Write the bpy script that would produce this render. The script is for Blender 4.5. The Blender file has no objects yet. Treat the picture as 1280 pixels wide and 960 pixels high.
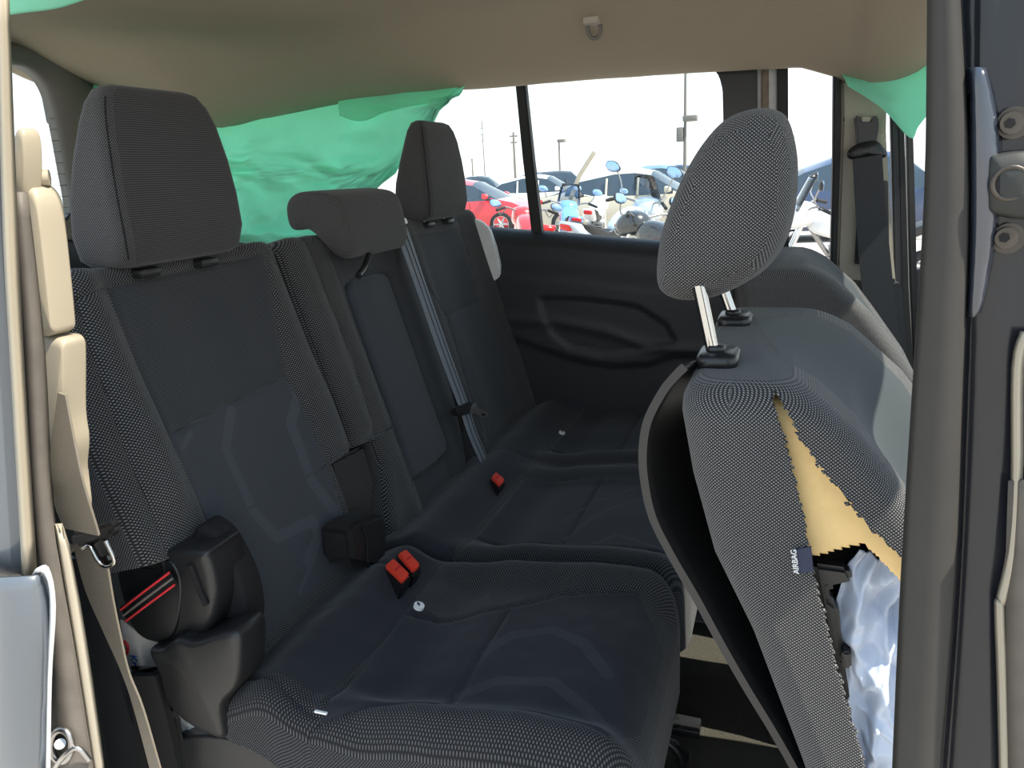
import bpy, bmesh, math, random
from mathutils import Vector, Matrix, noise
random.seed(7)
R = math.radians
C = bpy.context.scene.collection
sc = bpy.context.scene

# ------------------------------------------------------------------ camera
F = 961.0
CAM = Vector((0, 0, 1.5))
YAW, PIT, ROLL = R(20), R(15), R(3)
_f = Vector((-math.sin(YAW)*math.cos(PIT), math.cos(YAW)*math.cos(PIT), -math.sin(PIT)))
_r0 = Vector((math.cos(YAW), math.sin(YAW), 0)); _u0 = _r0.cross(_f)
_r = _r0*math.cos(ROLL) - _u0*math.sin(ROLL)
_u = _r0*math.sin(ROLL) + _u0*math.cos(ROLL)
cd = bpy.data.cameras.new('camera'); cam = bpy.data.objects.new('camera', cd); C.objects.link(cam)
cd.sensor_width = 36.0; cd.lens = F/1280*36; cd.clip_start = .02; cd.clip_end = 2000
m = Matrix((_r, _u, -_f)).transposed().to_4x4(); m.translation = CAM; cam.matrix_world = m
sc.camera = cam
# ------------------------------------------------------------------ light
sc.view_settings.view_transform = 'Standard'; sc.view_settings.look = 'None'
sc.view_settings.gamma = 1; sc.view_settings.use_curve_mapping = False
sc.view_settings.exposure = 0.35
w = bpy.data.worlds.new('sky'); sc.world = w; w.use_nodes = True
nt = w.node_tree; bg = nt.nodes['Background']
tc = nt.nodes.new('ShaderNodeTexCoord'); sp = nt.nodes.new('ShaderNodeSeparateXYZ'); rp = nt.nodes.new('ShaderNodeValToRGB')
nt.links.new(tc.outputs['Generated'], sp.inputs[0]); nt.links.new(sp.outputs['Z'], rp.inputs[0]); nt.links.new(rp.outputs[0], bg.inputs[0])
rp.color_ramp.elements[0].position = 0.0; rp.color_ramp.elements[0].color = (1.0, 1.0, 1.0, 1)
rp.color_ramp.elements[1].position = 1.0; rp.color_ramp.elements[1].color = (.42, .66, 1.0, 1)
e = rp.color_ramp.elements.new(.16); e.color = (.80, .93, 1.0, 1)
bg.inputs['Strength'].default_value = 1.35
SUN = Vector((.56, -.085, .80)).normalized()
sl = bpy.data.lights.new('sun', 'SUN'); so = bpy.data.objects.new('sun', sl); C.objects.link(so)
sl.energy = 7.0; sl.angle = R(.6); sl.color = (1.0, .93, .80)
so.rotation_euler = SUN.to_track_quat('Z', 'Y').to_euler()

# ------------------------------------------------------------------ point from the photograph on a real plane
def ray(x, y): return _f + _r*((x-640)/F) - _u*((y-480)/F)
def U(x, y, X=None, Y=None, Z=None):
    d = ray(x, y)
    t = X/d.x if X is not None else Y/d.y if Y is not None else (Z-1.5)/d.z
    return CAM + d*t
def UP(x, y, p0, n):
    d = ray(x, y); return CAM + d*((p0-CAM).dot(n)/d.dot(n))

# ------------------------------------------------------------------ materials
def newmat(name):
    m = bpy.data.materials.new(name); m.use_nodes = True
    t = m.node_tree; return m, t, t.nodes['Principled BSDF']
def N(t, k, **kw):
    n = t.nodes.new(k)
    for a, b in kw.items():
        if a.startswith('i'): n.inputs[int(a[1:])].default_value = b
        else: setattr(n, a, b)
    return n
def Lk(t, a, b): t.links.new(a, b)
V = Vector
def MA(t, op, a, b=None, c=None, clamp=False):
    n = t.nodes.new('ShaderNodeMath'); n.operation = op; n.use_clamp = clamp
    for i, v in enumerate((a, b, c)):
        if v is None: continue
        if isinstance(v, (int, float)): n.inputs[i].default_value = v
        else: t.links.new(v, n.inputs[i])
    return n.outputs[0]
def MIX(t, f, a, b):
    n = t.nodes.new('ShaderNodeMix'); n.data_type = 'RGBA'
    if isinstance(f, (int, float)): n.inputs[0].default_value = f
    else: t.links.new(f, n.inputs[0])
    for i, v in ((6, a), (7, b)):
        if isinstance(v, tuple): n.inputs[i].default_value = (*v, 1) if len(v) == 3 else v
        else: t.links.new(v, n.inputs[i])
    return n.outputs[2]
def plain(name, col, rough=.5, metal=0, var=.12, scale=30, bump=.0, coat=0, spec=.5):
    m, t, b = newmat(name)
    co = N(t, 'ShaderNodeTexCoord'); nz = N(t, 'ShaderNodeTexNoise'); nz.inputs['Scale'].default_value = scale; nz.inputs['Detail'].default_value = 4
    Lk(t, co.outputs['Object'], nz.inputs['Vector'])
    c = MIX(t, nz.outputs[0], tuple(max(0, x*(1-var)) for x in col), tuple(min(1, x*(1+var)) for x in col))
    Lk(t, c, b.inputs['Base Color'])
    b.inputs['Roughness'].default_value = rough; b.inputs['Metallic'].default_value = metal
    b.inputs['Coat Weight'].default_value = coat; b.inputs['Coat Roughness'].default_value = .04
    b.inputs['Specular IOR Level'].default_value = spec
    if bump:
        bp = N(t, 'ShaderNodeBump'); bp.inputs['Strength'].default_value = bump; bp.inputs['Distance'].default_value = .002
        Lk(t, nz.outputs[0], bp.inputs['Height']); Lk(t, bp.outputs[0], b.inputs['Normal'])
    return m
def fabric(name, base, dot, pitch=.0026, fbase=None, fdot=None, pbase=None, line=None):
    """woven seat cloth: dotted weave; a finer ribbed weave where 'fine'>0; plain cloth where 'plain'>0; printed bands where 'print'>0; dark seam where 'seam'<"""
    m, t, b = newmat(name)
    fbase = fbase or base; fdot = fdot or dot; pbase = pbase or base; line = line or dot
    uv = N(t, 'ShaderNodeUVMap'); s = N(t, 'ShaderNodeSeparateXYZ'); Lk(t, uv.outputs[0], s.inputs[0])
    u, v = s.outputs[0], s.outputs[1]
    k = math.pi/pitch
    su = MA(t, 'SINE', MA(t, 'MULTIPLY', u, k)); sv = MA(t, 'SINE', MA(t, 'MULTIPLY', v, k*1.15))
    d = MA(t, 'MULTIPLY', su, sv); d = MA(t, 'MULTIPLY_ADD', d, 1.6, -.15, clamp=True)
    k2 = math.pi/.0015
    f1 = MA(t, 'MULTIPLY_ADD', MA(t, 'SINE', MA(t, 'MULTIPLY', v, k2)), .5, .35, clamp=True)
    f2 = MA(t, 'MULTIPLY_ADD', MA(t, 'SINE', MA(t, 'MULTIPLY', u, k2*.8)), .35, .6, clamp=True)
    fr = MA(t, 'MULTIPLY', f1, f2)
    nz = N(t, 'ShaderNodeTexNoise'); nz.inputs['Scale'].default_value = 9; nz.inputs['Detail'].default_value = 5; Lk(t, uv.outputs[0], nz.inputs['Vector'])
    nf = N(t, 'ShaderNodeTexNoise'); nf.inputs['Scale'].default_value = 900; Lk(t, uv.outputs[0], nf.inputs['Vector'])
    def att(n):
        a = N(t, 'ShaderNodeAttribute'); a.attribute_name = n; return a.outputs['Fac']
    fin = MA(t, 'MULTIPLY_ADD', att('fine'), 1500, 0, clamp=True)
    pla = MA(t, 'MULTIPLY_ADD', att('plain'), 1500, 0, clamp=True)
    prt = MA(t, 'MULTIPLY_ADD', att('print'), 900, 0, clamp=True)
    sea = MA(t, 'MULTIPLY_ADD', att('seam'), 700, 0, clamp=True)
    cc = MIX(t, d, base, dot); cf = MIX(t, fr, fbase, fdot)
    pl = MIX(t, nf.outputs[0], tuple(x*.7 for x in pbase), tuple(x*1.3 for x in pbase))
    pl = MIX(t, MA(t, 'MULTIPLY', prt, .40), pl, line)
    c = MIX(t, fin, cc, cf); c = MIX(t, pla, c, pl)
    c = MIX(t, sea, c, tuple(x*.25 for x in base))
    dust = MA(t, 'MULTIPLY_ADD', nz.outputs[0], 1.0, -.35, clamp=True)
    c = MIX(t, MA(t, 'MULTIPLY', dust, .12), c, (.13, .11, .09))
    Lk(t, c, b.inputs['Base Color']); b.inputs['Roughness'].default_value = .95; b.inputs['Specular IOR Level'].default_value = .2
    b.inputs['Sheen Weight'].default_value = .15; b.inputs['Sheen Roughness'].default_value = .5
    h = MA(t, 'MULTIPLY', d, MA(t, 'SUBTRACT', 1, MA(t, 'MAXIMUM', fin, pla)))
    bp = N(t, 'ShaderNodeBump'); bp.inputs['Strength'].default_value = .5; bp.inputs['Distance'].default_value = .0008
    Lk(t, h, bp.inputs['Height']); Lk(t, bp.outputs[0], b.inputs['Normal'])
    return m
def glassy(name, tint=(.9, .95, .95), refl=.1):
    m, t, b = newmat(name); t.nodes.remove(b)
    o = [n for n in t.nodes if n.type == 'OUTPUT_MATERIAL'][0]
    a = N(t, 'ShaderNodeBsdfTransparent'); a.inputs[0].default_value = (*tint, 1)
    g = N(t, 'ShaderNodeBsdfGlossy'); g.inputs['Roughness'].default_value = .03
    mx = N(t, 'ShaderNodeMixShader'); fr = N(t, 'ShaderNodeFresnel'); fr.inputs[0].default_value = 1.35
    Lk(t, MA(t, 'MULTIPLY', fr.outputs[0], refl*10, clamp=True), mx.inputs[0]); Lk(t, a.outputs[0], mx.inputs[1]); Lk(t, g.outputs[0], mx.inputs[2])
    Lk(t, mx.outputs[0], o.inputs[0]); return m
def cloth(name, col, trans=.35, rough=.8):
    m, t, b = newmat(name)
    o = [n for n in t.nodes if n.type == 'OUTPUT_MATERIAL'][0]
    co = N(t, 'ShaderNodeTexCoord'); nz = N(t, 'ShaderNodeTexNoise'); nz.inputs['Scale'].default_value = 7; nz.inputs['Detail'].default_value = 6
    Lk(t, co.outputs['Object'], nz.inputs['Vector'])
    c = MIX(t, nz.outputs[0], tuple(x*.82 for x in col), tuple(min(1, x*1.12) for x in col))
    Lk(t, c, b.inputs['Base Color']); b.inputs['Roughness'].default_value = rough; b.inputs['Specular IOR Level'].default_value = .25
    tr = N(t, 'ShaderNodeBsdfTranslucent'); Lk(t, c, tr.inputs[0])
    mx = N(t, 'ShaderNodeMixShader'); mx.inputs[0].default_value = trans
    Lk(t, b.outputs[0], mx.inputs[1]); Lk(t, tr.outputs[0], mx.inputs[2]); Lk(t, mx.outputs[0], o.inputs[0])
    return m
M = {}
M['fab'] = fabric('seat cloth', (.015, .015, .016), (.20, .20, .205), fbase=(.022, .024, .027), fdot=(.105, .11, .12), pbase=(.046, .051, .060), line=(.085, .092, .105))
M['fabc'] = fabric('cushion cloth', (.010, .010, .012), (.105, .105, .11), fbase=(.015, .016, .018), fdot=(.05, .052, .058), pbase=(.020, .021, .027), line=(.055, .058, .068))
M['fabh'] = fabric('headrest cloth', (.022, .021, .022), (.22, .215, .215), pitch=.0021, fbase=(.028, .027, .029), fdot=(.125, .122, .126))
M['fabf'] = fabric('front seat cloth', (.020, .020, .022), (.26, .255, .25), pitch=.0019, pbase=(.035, .043, .048), fbase=(.02, .022, .028), fdot=(.10, .105, .12))
M['felt'] = plain('black felt', (.018, .017, .018), .95, scale=400, var=.5, spec=.2)
M['plas'] = plain('dark grey plastic', (.017, .0165, .017), .42, scale=60, bump=.15)
M['plasb'] = plain('black plastic', (.012, .012, .013), .35)
M['panel'] = plain('charcoal grained trim', (.022, .024, .028), .5, scale=300, bump=.4)
M['beige'] = plain('beige trim plastic', (.42, .38, .31), .6, scale=5)
M['cream'] = plain('cream pillar plastic', (.38, .33, .25), .5, scale=8)
M['grey'] = plain('taupe grey trim', (.16, .15, .13), .6, scale=8)
M['brownj'] = plain('dusty jamb', (.13, .115, .10), .6, scale=40, var=.3)
M['head'] = plain('headliner cloth', (.40, .335, .255), .95, scale=700, var=.25, bump=.2, spec=.1)
M['carpet'] = plain('black carpet', (.060, .056, .046), 1, scale=500, var=.9, bump=.6, spec=.1)
M['chrome'] = plain('polished steel', (.50, .49, .47), .10, 1, var=.05)
M['steel'] = plain('dull steel', (.45, .44, .43), .35, 1, var=.2)
M['rubber'] = plain('black rubber', (.015, .016, .015), .6)
M['paint'] = plain('black car paint', (.010, .011, .015), .25, coat=.35, scale=3, spec=.3)
M['paintg'] = plain('pillar satin edge', (.040, .037, .034), .6, scale=50, var=.12, spec=.25)
M['silverp'] = plain('pale blue grey paint', (.085, .10, .12), .3, coat=1, scale=3)
M['web'] = plain('belt webbing', (.20, .225, .26), .7, scale=200)
M['webd'] = plain('dark belt webbing', (.022, .024, .028), .6, scale=200)
M['webb'] = plain('dusty belt webbing', (.20, .175, .14), .75, scale=200)
M['webm'] = plain('belt edge rib', (.05, .055, .065), .7)
M['red'] = plain('red buckle plastic', (.90, .075, .04), .35, var=.05)
M['redw'] = plain('red strap edge', (.70, .03, .04), .6)
M['foam'] = plain('yellow foam', (.80, .56, .26), .9, scale=60, var=.12, bump=.3, spec=.1)
M['foamd'] = plain('cut foam', (.62, .50, .30), .9, scale=60, var=.2)
M['abag'] = cloth('airbag cloth', (.62, .68, .80), .15)
M['green'] = cloth('mint airbag cloth', (.45, .98, .74), .6)
M['paper'] = plain('white paper', (.75, .73, .70), .8)
M['label'] = plain('navy label', (.02, .026, .06), .7)
M['white'] = plain('white plastic', (.8, .8, .8), .4)
M['blue'] = plain('blue ink', (.03, .12, .45), .5)
M['glass'] = glassy('clear window', (.96, .98, .98), .03)
M['ground'] = plain('dry gravel lot', (.50, .46, .41), .95, scale=3, var=.25)
M['bolt'] = plain('dull dark bolt', (.07, .06, .05), .45, .6, var=.3, scale=80)
M['refl_bulge'] = plain('painted reflection gloss', (.03, .035, .048), .2, coat=1, scale=3)  # bluer and lighter than the body paint, to imitate a reflection
M['rust'] = plain('weathered channel', (.30, .24, .18), .7, scale=60, var=.5)

# ------------------------------------------------------------------ mesh helpers
def link(name, me, mat, parent=None, smooth=True, kind=None):
    o = bpy.data.objects.new(name, me); C.objects.link(o)
    for mm in (mat if isinstance(mat, (list, tuple)) else [mat]): me.materials.append(mm)
    if smooth: 
        me.polygons.foreach_set('use_smooth', [True]*len(me.polygons))
    if parent: o.parent = parent; o.matrix_parent_inverse = parent.matrix_world.inverted()
    if kind: o['kind'] = kind
    return o
def tag(o, label, cat, group=None):
    o['label'] = label; o['category'] = cat
    if group: o['group'] = group
    return o
def thing(name, label, cat, loc=(0, 0, 0), group=None, rz=0):
    o = bpy.data.objects.new(name, None); C.objects.link(o); o.empty_display_size = .1
    o.location = loc; o.rotation_euler = (0, 0, rz)
    o.matrix_world = Matrix.Translation(Vector(loc)) @ Matrix.Rotation(rz, 4, 'Z')
    return tag(o, label, cat, group)
def mesh(vs, fs):
    me = bpy.data.meshes.new('m'); me.from_pydata([tuple(v) for v in vs], [], fs); me.update(); return me
def fixn(me):
    b = bmesh.new(); b.from_mesh(me); bmesh.ops.recalc_face_normals(b, faces=b.faces); b.to_mesh(me); b.free()
def autosmooth(o, ang=35):
    me = o.data; b = bmesh.new(); b.from_mesh(me)
    for e in b.edges:
        if len(e.link_faces) == 2 and e.calc_face_angle(0) > R(ang): e.smooth = False
    b.to_mesh(me); b.free(); return o
def box(name, lo, hi, mat, parent=None, bev=.003, seg=2, kind=None, rot=None, loc=None):
    b = bmesh.new(); bmesh.ops.create_cube(b, size=1)
    lo, hi = Vector(lo), Vector(hi); c = (lo+hi)/2; s = hi-lo
    for v in b.verts: v.co = Vector((v.co.x*s.x, v.co.y*s.y, v.co.z*s.z))
    if bev: bmesh.ops.bevel(b, geom=b.edges[:], offset=min(bev, min(s)*.45), segments=seg, affect='EDGES', profile=.5)
    T = Matrix.Translation(c if loc is None else loc) @ (rot.to_4x4() if rot else Matrix())
    bmesh.ops.transform(b, matrix=T, verts=b.verts)
    me = bpy.data.meshes.new('m'); b.to_mesh(me); b.free()
    return autosmooth(link(name, me, mat, parent, kind=kind))
def prism(name, pts, dvec, mat, parent=None, bev=.003, kind=None, seg=2):
    """closed polygon of 3D points extruded along dvec"""
    b = bmesh.new(); vs = [b.verts.new(p) for p in pts]; f = b.faces.new(vs)
    r = bmesh.ops.extrude_face_region(b, geom=[f]); nv = [g for g in r['geom'] if isinstance(g, bmesh.types.BMVert)]
    bmesh.ops.translate(b, vec=dvec, verts=nv); bmesh.ops.recalc_face_normals(b, faces=b.faces)
    if bev: bmesh.ops.bevel(b, geom=b.edges[:], offset=bev, segments=seg, affect='EDGES', clamp_overlap=True)
    me = bpy.data.meshes.new('m'); b.to_mesh(me); b.free()
    return autosmooth(link(name, me, mat, parent, kind=kind), 30)
def spline(pts, n=8, closed=False):
    pts = [Vector(p) for p in pts]; out = []; L = len(pts); rng = L if closed else L-1
    for i in range(rng):
        if closed: p0, p1, p2, p3 = pts[i-1], pts[i], pts[(i+1) % L], pts[(i+2) % L]
        else: p0, p1, p2, p3 = pts[max(i-1, 0)], pts[i], pts[i+1], pts[min(i+2, L-1)]
        for k in range(n):
            t = k/n; out.append(.5*((2*p1)+(p2-p0)*t+(2*p0-5*p1+4*p2-p3)*t*t+(3*p1-p0-3*p2+p3)*t**3))
    if not closed: out.append(pts[-1])
    return out
def tube(name, pts, rad, mat, parent=None, n=10, kind=None, smooth_path=0):
    pts = [Vector(p) for p in pts]
    if smooth_path: pts = spline(pts, smooth_path)
    rr = rad if isinstance(rad, (list, tuple)) else [rad]*len(pts)
    if len(rr) != len(pts): rr = [rr[0]+(rr[-1]-rr[0])*i/(len(pts)-1) for i in range(len(pts))]
    vs, fs = [], []; up = None
    for i, p in enumerate(pts):
        t = (pts[min(i+1, len(pts)-1)]-pts[max(i-1, 0)]).normalized()
        if up is None: up = t.orthogonal().normalized()
        up = (up - t*up.dot(t)).normalized(); s = t.cross(up)
        for k in range(n):
            a = 2*math.pi*k/n; vs.append(p+(up*math.cos(a)+s*math.sin(a))*rr[i])
    for i in range(len(pts)-1):
        for k in range(n): fs.append((i*n+k, i*n+(k+1) % n, (i+1)*n+(k+1) % n, (i+1)*n+k))
    fs.append(tuple(range(n))[::-1]); fs.append(tuple(range((len(pts)-1)*n, len(pts)*n)))
    return autosmooth(link(name, mesh(vs, fs), mat, parent, kind=kind), 50)
def ribbon(name, pts, wdir, wid, mat, parent=None, th=.0015, n=6, ribs=0):
    """webbing: centre line pts, width direction(s) wdir, width(s)"""
    L = len(pts)
    ws = wid if isinstance(wid, (list, tuple)) else [wid]*L
    wd = wdir if isinstance(wdir, list) else [wdir]*L
    P = spline(pts, n); W = spline([Vector((a, 0, 0)) for a in ws], n); D = spline(wd, n)
    vs, fs, uvs = [], [], []; K = 7; s = 0
    for i, p in enumerate(P):
        t = (P[min(i+1, len(P)-1)]-P[max(i-1, 0)]).normalized(); d = (D[i]-t*D[i].dot(t)).normalized(); nn = t.cross(d)
        for side in (1, -1):
            for k in range(K):
                a = (k/(K-1)-.5)*side; vs.append(p+d*a*W[i].x+nn*th*side)
    q = 2*K
    for i in range(len(P)-1):
        for k in range(q): fs.append((i*q+k, i*q+(k+1) % q, (i+1)*q+(k+1) % q, (i+1)*q+k))
    fs.append(tuple(range(q))); fs.append(tuple(range((len(P)-1)*q, len(P)*q)))
    me = mesh(vs, fs); fixn(me)
    return autosmooth(link(name, me, mat, parent), 40)
def layers(name, outline, centre, ax, prof, mat, parent=None, kind=None, uvs=1.0):
    """pillow: closed outline (3D pts), stacked along ax with (offset, scale about centre)"""
    vs, fs, uv = [], [], []; n = len(outline)
    for off, s in prof:
        for p in outline: vs.append(centre+(p-centre)*s+ax*off)
    for i in range(len(prof)-1):
        for k in range(n): fs.append((i*n+k, i*n+(k+1) % n, (i+1)*n+(k+1) % n, (i+1)*n+k))
    # caps: concentric
    for end, i0 in ((0, 0), (1, (len(prof)-1)*n)):
        ring = list(range(i0, i0+n)); o = prof[0] if end == 0 else prof[-1]
        for s2 in (.6, .3):
            nr = []
            for p in outline:
                vs.append(centre+(p-centre)*o[1]*s2+ax*(o[0]+(.004 if end else -.004)*(1-s2))); nr.append(len(vs)-1)
            for k in range(n): fs.append((ring[k], ring[(k+1) % n], nr[(k+1) % n], nr[k]))
            ring = nr
        fs.append(tuple(ring))
    me = mesh(vs, fs); fixn(me)
    boxuv(me); return link(name, me, mat, parent, kind=kind)
def boxuv(me):
    l = me.uv_layers.new(name='UVMap')
    for p in me.polygons:
        nx, ny, nz = (abs(x) for x in p.normal)
        for li in p.loop_indices:
            c = me.vertices[me.loops[li].vertex_index].co
            l.data[li].uv = (c.x, c.z) if ny >= nx and ny >= nz*.8 else ((c.y, c.z) if nx >= nz*.8 else (c.x, c.y))
def blob(name, pts, y0, th, mat, parent, r=.012, n=4):
    """soft moulded cover: smooth outline at plane Y=y0, rounded towards the viewer"""
    P_ = spline([U(x, y, Y=y0) for x, y in pts], n, True); c = sum(P_, V())/len(P_); ext = sum((p-c).length for p in P_)/len(P_)
    pr = []
    for k in range(6):
        a = R(90*k/5); pr.append((r*(1-math.sin(a)), 1-r*(1-math.cos(a))/ext))
    pr = [(o_, s_) for o_, s_ in pr]
    pr = [(0, 1-r/ext)]+[(r*(1-math.cos(R(90*k/5))), 1-(r-r*math.sin(R(90*k/5)))/ext) for k in range(1, 6)]+[(th-r*.3, 1), (th, .96)]
    return layers(name, P_, c, V((0, 1, 0)), pr, mat, parent)
def segd(px_, py_, poly):
    best = 9
    for (ax, ay), (bx, by) in zip(poly[:-1], poly[1:]):
        dx, dy = bx-ax, by-ay; t = max(0, min(1, ((px_-ax)*dx+(py_-ay)*dy)/(dx*dx+dy*dy+1e-12)))
        d = math.hypot(px_-ax-t*dx, py_-ay-t*dy)
        if d < best: best = d
    return best
def insd(x, y, poly):
    """signed distance, positive inside a polygon"""
    ins = False; n = len(poly)
    for i in range(n):
        (x0, y0), (x1, y1) = poly[i-1], poly[i]
        if (y0 > y) != (y1 > y) and x < (x1-x0)*(y-y0)/(y1-y0)+x0: ins = not ins
    d = segd(x, y, poly+[poly[0]]); return d if ins else -d
def rnd(e, r):
    if r <= 0 or e >= r: return 0
    return r-math.sqrt(max(0, r*r-(r-e)**2))
def slab(name, fr, left, right, s0, s1, h, rad, T, mat, parent=None, nu=80, nv=100, cr=(0, 0, 0, 0), fine=None, pl=None, prints=None, seams=(), gw=.004, gd=.0045, kind=None, drop=None):
    """upholstered or moulded panel: front height field over an outline, rounded edges, sides and a back.
    fr=(O,A,B,N); left/right functions of s; s0,s1 numbers or functions of a; cr corner radii (bl,br,tr,tl)"""
    O, A, B, Nn = fr
    S0 = s0 if callable(s0) else (lambda a: s0); S1 = s1 if callable(s1) else (lambda a: s1)
    Lf = left if callable(left) else (lambda s: left); Rf = right if callable(right) else (lambda s: right)
    W = lambda t: t*.6+.4*(.5-.5*math.cos(math.pi*t))
    vs, uv, at = [], [], []
    for j in range(nv+1):
        v = W(j/nv)
        am = (Lf(S0(0)) + Rf(S0(0)))/2
        sm = S0(am)+v*(S1(am)-S0(am))
        l, r_ = Lf(sm), Rf(sm); H = S1(am)-S0(am); db, dt = v*H, (1-v)*H
        l += rnd(db, cr[0])+rnd(dt, cr[3]); r_ -= rnd(db, cr[1])+rnd(dt, cr[2])
        for i in range(nu+1):
            u = W(i/nu); a = l+(r_-l)*u; s = S0(a)+v*(S1(a)-S0(a))
            d = h(a, s) if h else 0
            sd = 9
            for q in seams:
                x = segd(a, s, q); sd = min(sd, x)
            if sd < gw*3: d -= gd*math.exp(-(sd/gw)**2)
            d -= rnd(a-l, rad[0])+rnd(r_-a, rad[1])+rnd(db, rad[2])+rnd(dt, rad[3])
            vs.append(O+A*a+B*s+Nn*d); uv.append((a, s))
            at.append((fine(a, s) if fine else -1, pl(a, s) if pl else -1, max((wd-segd(a, s, q)) for q, wd in prints) if prints else -1, .0012-sd))
    n1 = nu+1; fs = [(j*n1+i, j*n1+i+1, (j+1)*n1+i+1, (j+1)*n1+i) for j in range(nv) for i in range(nu)]
    per = [i for i in range(n1)]+[j*n1+nu for j in range(1, nv+1)]+[nv*n1+i for i in range(nu-1, -1, -1)]+[j*n1 for j in range(nv-1, 0, -1)]
    prev = per
    K = 4
    base = [vs[i] for i in per]; dep = [(p-O).dot(Nn) for p in base]; buv = [uv[i] for i in per]
    nper = len(per); cx = sum((uv[i][0] for i in per))/nper
    for k in range(1, K+1):
        cur = []
        for q, p in enumerate(base):
            tgt = -T; dd = dep[q]+(tgt-dep[q])*k/K
            vs.append(p+Nn*(dd-dep[q])); a, s = buv[q]; off = (dep[q]-dd)
            i = per[q]%n1
            uv.append((a-off, s) if i == 0 else (a+off, s) if i == nu else (a, s-off) if per[q] < n1 else (a, s+off)); at.append((-1, -1, -1, -1)); cur.append(len(vs)-1)
        for q in range(nper): fs.append((prev[q], cur[q], cur[(q+1) % nper], prev[(q+1) % nper]))
        prev = cur
    fs.append(tuple(prev))
    me = mesh(vs, fs); fixn(me)
    ul = me.uv_layers.new(name='UVMap')
    for l in me.loops: ul.data[l.index].uv = uv[l.vertex_index]
    for i, nm in enumerate(('fine', 'plain', 'print', 'seam')):
        a_ = me.attributes.new(nm, 'FLOAT', 'POINT'); a_.data.foreach_set('value', [x[i] for x in at])
    return autosmooth(link(name, me, mat, parent, kind=kind), 50)
def loft(name, secs, mat, parent=None, N_=48, fine=None, kind=None, capr=.02):
    """stack of rounded rectangles (z, x0, x1, y0, y1, r)"""
    vs, fs, uv, at = [], [], [], []
    for (z, x0, x1, y0, y1, r) in secs:
        pts = []
        q = N_//4
        for cx, cy, a0 in ((x1-r, y1-r, 0), (x0+r, y1-r, 90), (x0+r, y0+r, 180), (x1-r, y0+r, 270)):
            for k in range(q+1):
                a = R(a0+90*k/q); pts.append((cx+r*math.cos(a), cy+r*math.sin(a)))
        # fill straight parts
        full = []
        for i, p in enumerate(pts):
            full.append(p); nx = pts[(i+1) % len(pts)]
            if (i+1) % (q+1) == 0:
                for k in range(1, 6): full.append((p[0]+(nx[0]-p[0])*k/6, p[1]+(nx[1]-p[1])*k/6))
        per = 0
        for i, p in enumerate(full):
            if i: per += math.hypot(p[0]-full[i-1][0], p[1]-full[i-1][1])
            vs.append(Vector((p[0], p[1], z))); uv.append((p[0]+p[1], z))
            at.append(1 if (fine and fine(p[0], p[1], z, (x0, x1, y0, y1))) else -1)
        n = len(full)
    for j in range(len(secs)-1):
        for k in range(n): fs.append((j*n+k, j*n+(k+1) % n, (j+1)*n+(k+1) % n, (j+1)*n+k))
    fs.append(tuple(range(n))[::-1]); fs.append(tuple(range((len(secs)-1)*n, len(secs)*n)))
    me = mesh(vs, fs); fixn(me)
    ul = me.uv_layers.new(name='UVMap')
    for l in me.loops: ul.data[l.index].uv = uv[l.vertex_index]
    a_ = me.attributes.new('fine', 'FLOAT', 'POINT'); a_.data.foreach_set('value', [x*.01 for x in at])
    return link(name, me, mat, parent, kind=kind)
def sheet(name, P, mat, parent=None, th=.002, kind=None, smooth=True):
    """P: rows of 3D points -> thin solid sheet"""
    n = len(P[0]); vs = [p for r_ in P for p in r_]
    fs = [(j*n+i, j*n+i+1, (j+1)*n+i+1, (j+1)*n+i) for j in range(len(P)-1) for i in range(n-1)]
    me = mesh(vs, fs); o = link(name, me, mat, parent, smooth, kind=kind)
    if th:
        md = o.modifiers.new('s', 'SOLIDIFY'); md.thickness = th; md.offset = 0
    return o
def txt(name, s, size, mat, mw, parent=None, ext=.0006):
    cu = bpy.data.curves.new('t', 'FONT'); cu.body = s; cu.size = size; cu.extrude = ext; cu.align_x = 'CENTER'; cu.align_y = 'CENTER'
    o = bpy.data.objects.new('tmp', cu); C.objects.link(o); dg = bpy.context.evaluated_depsgraph_get(); dg.update()
    me = bpy.data.meshes.new_from_object(o.evaluated_get(dg)); bpy.data.objects.remove(o)
    me.transform(mw); me.materials.clear(); return link(name, me, mat, parent, smooth=False)
def sstep(a, b, x):
    t = max(0, min(1, (x-a)/(b-a))); return t*t*(3-2*t)
def lerp(tab, x):
    if x <= tab[0][0]: return tab[0][1]
    for (a, b), (c, d) in zip(tab[:-1], tab[1:]):
        if x <= c: return b+(d-b)*(x-a)/(c-a)
    return tab[-1][1]
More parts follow.
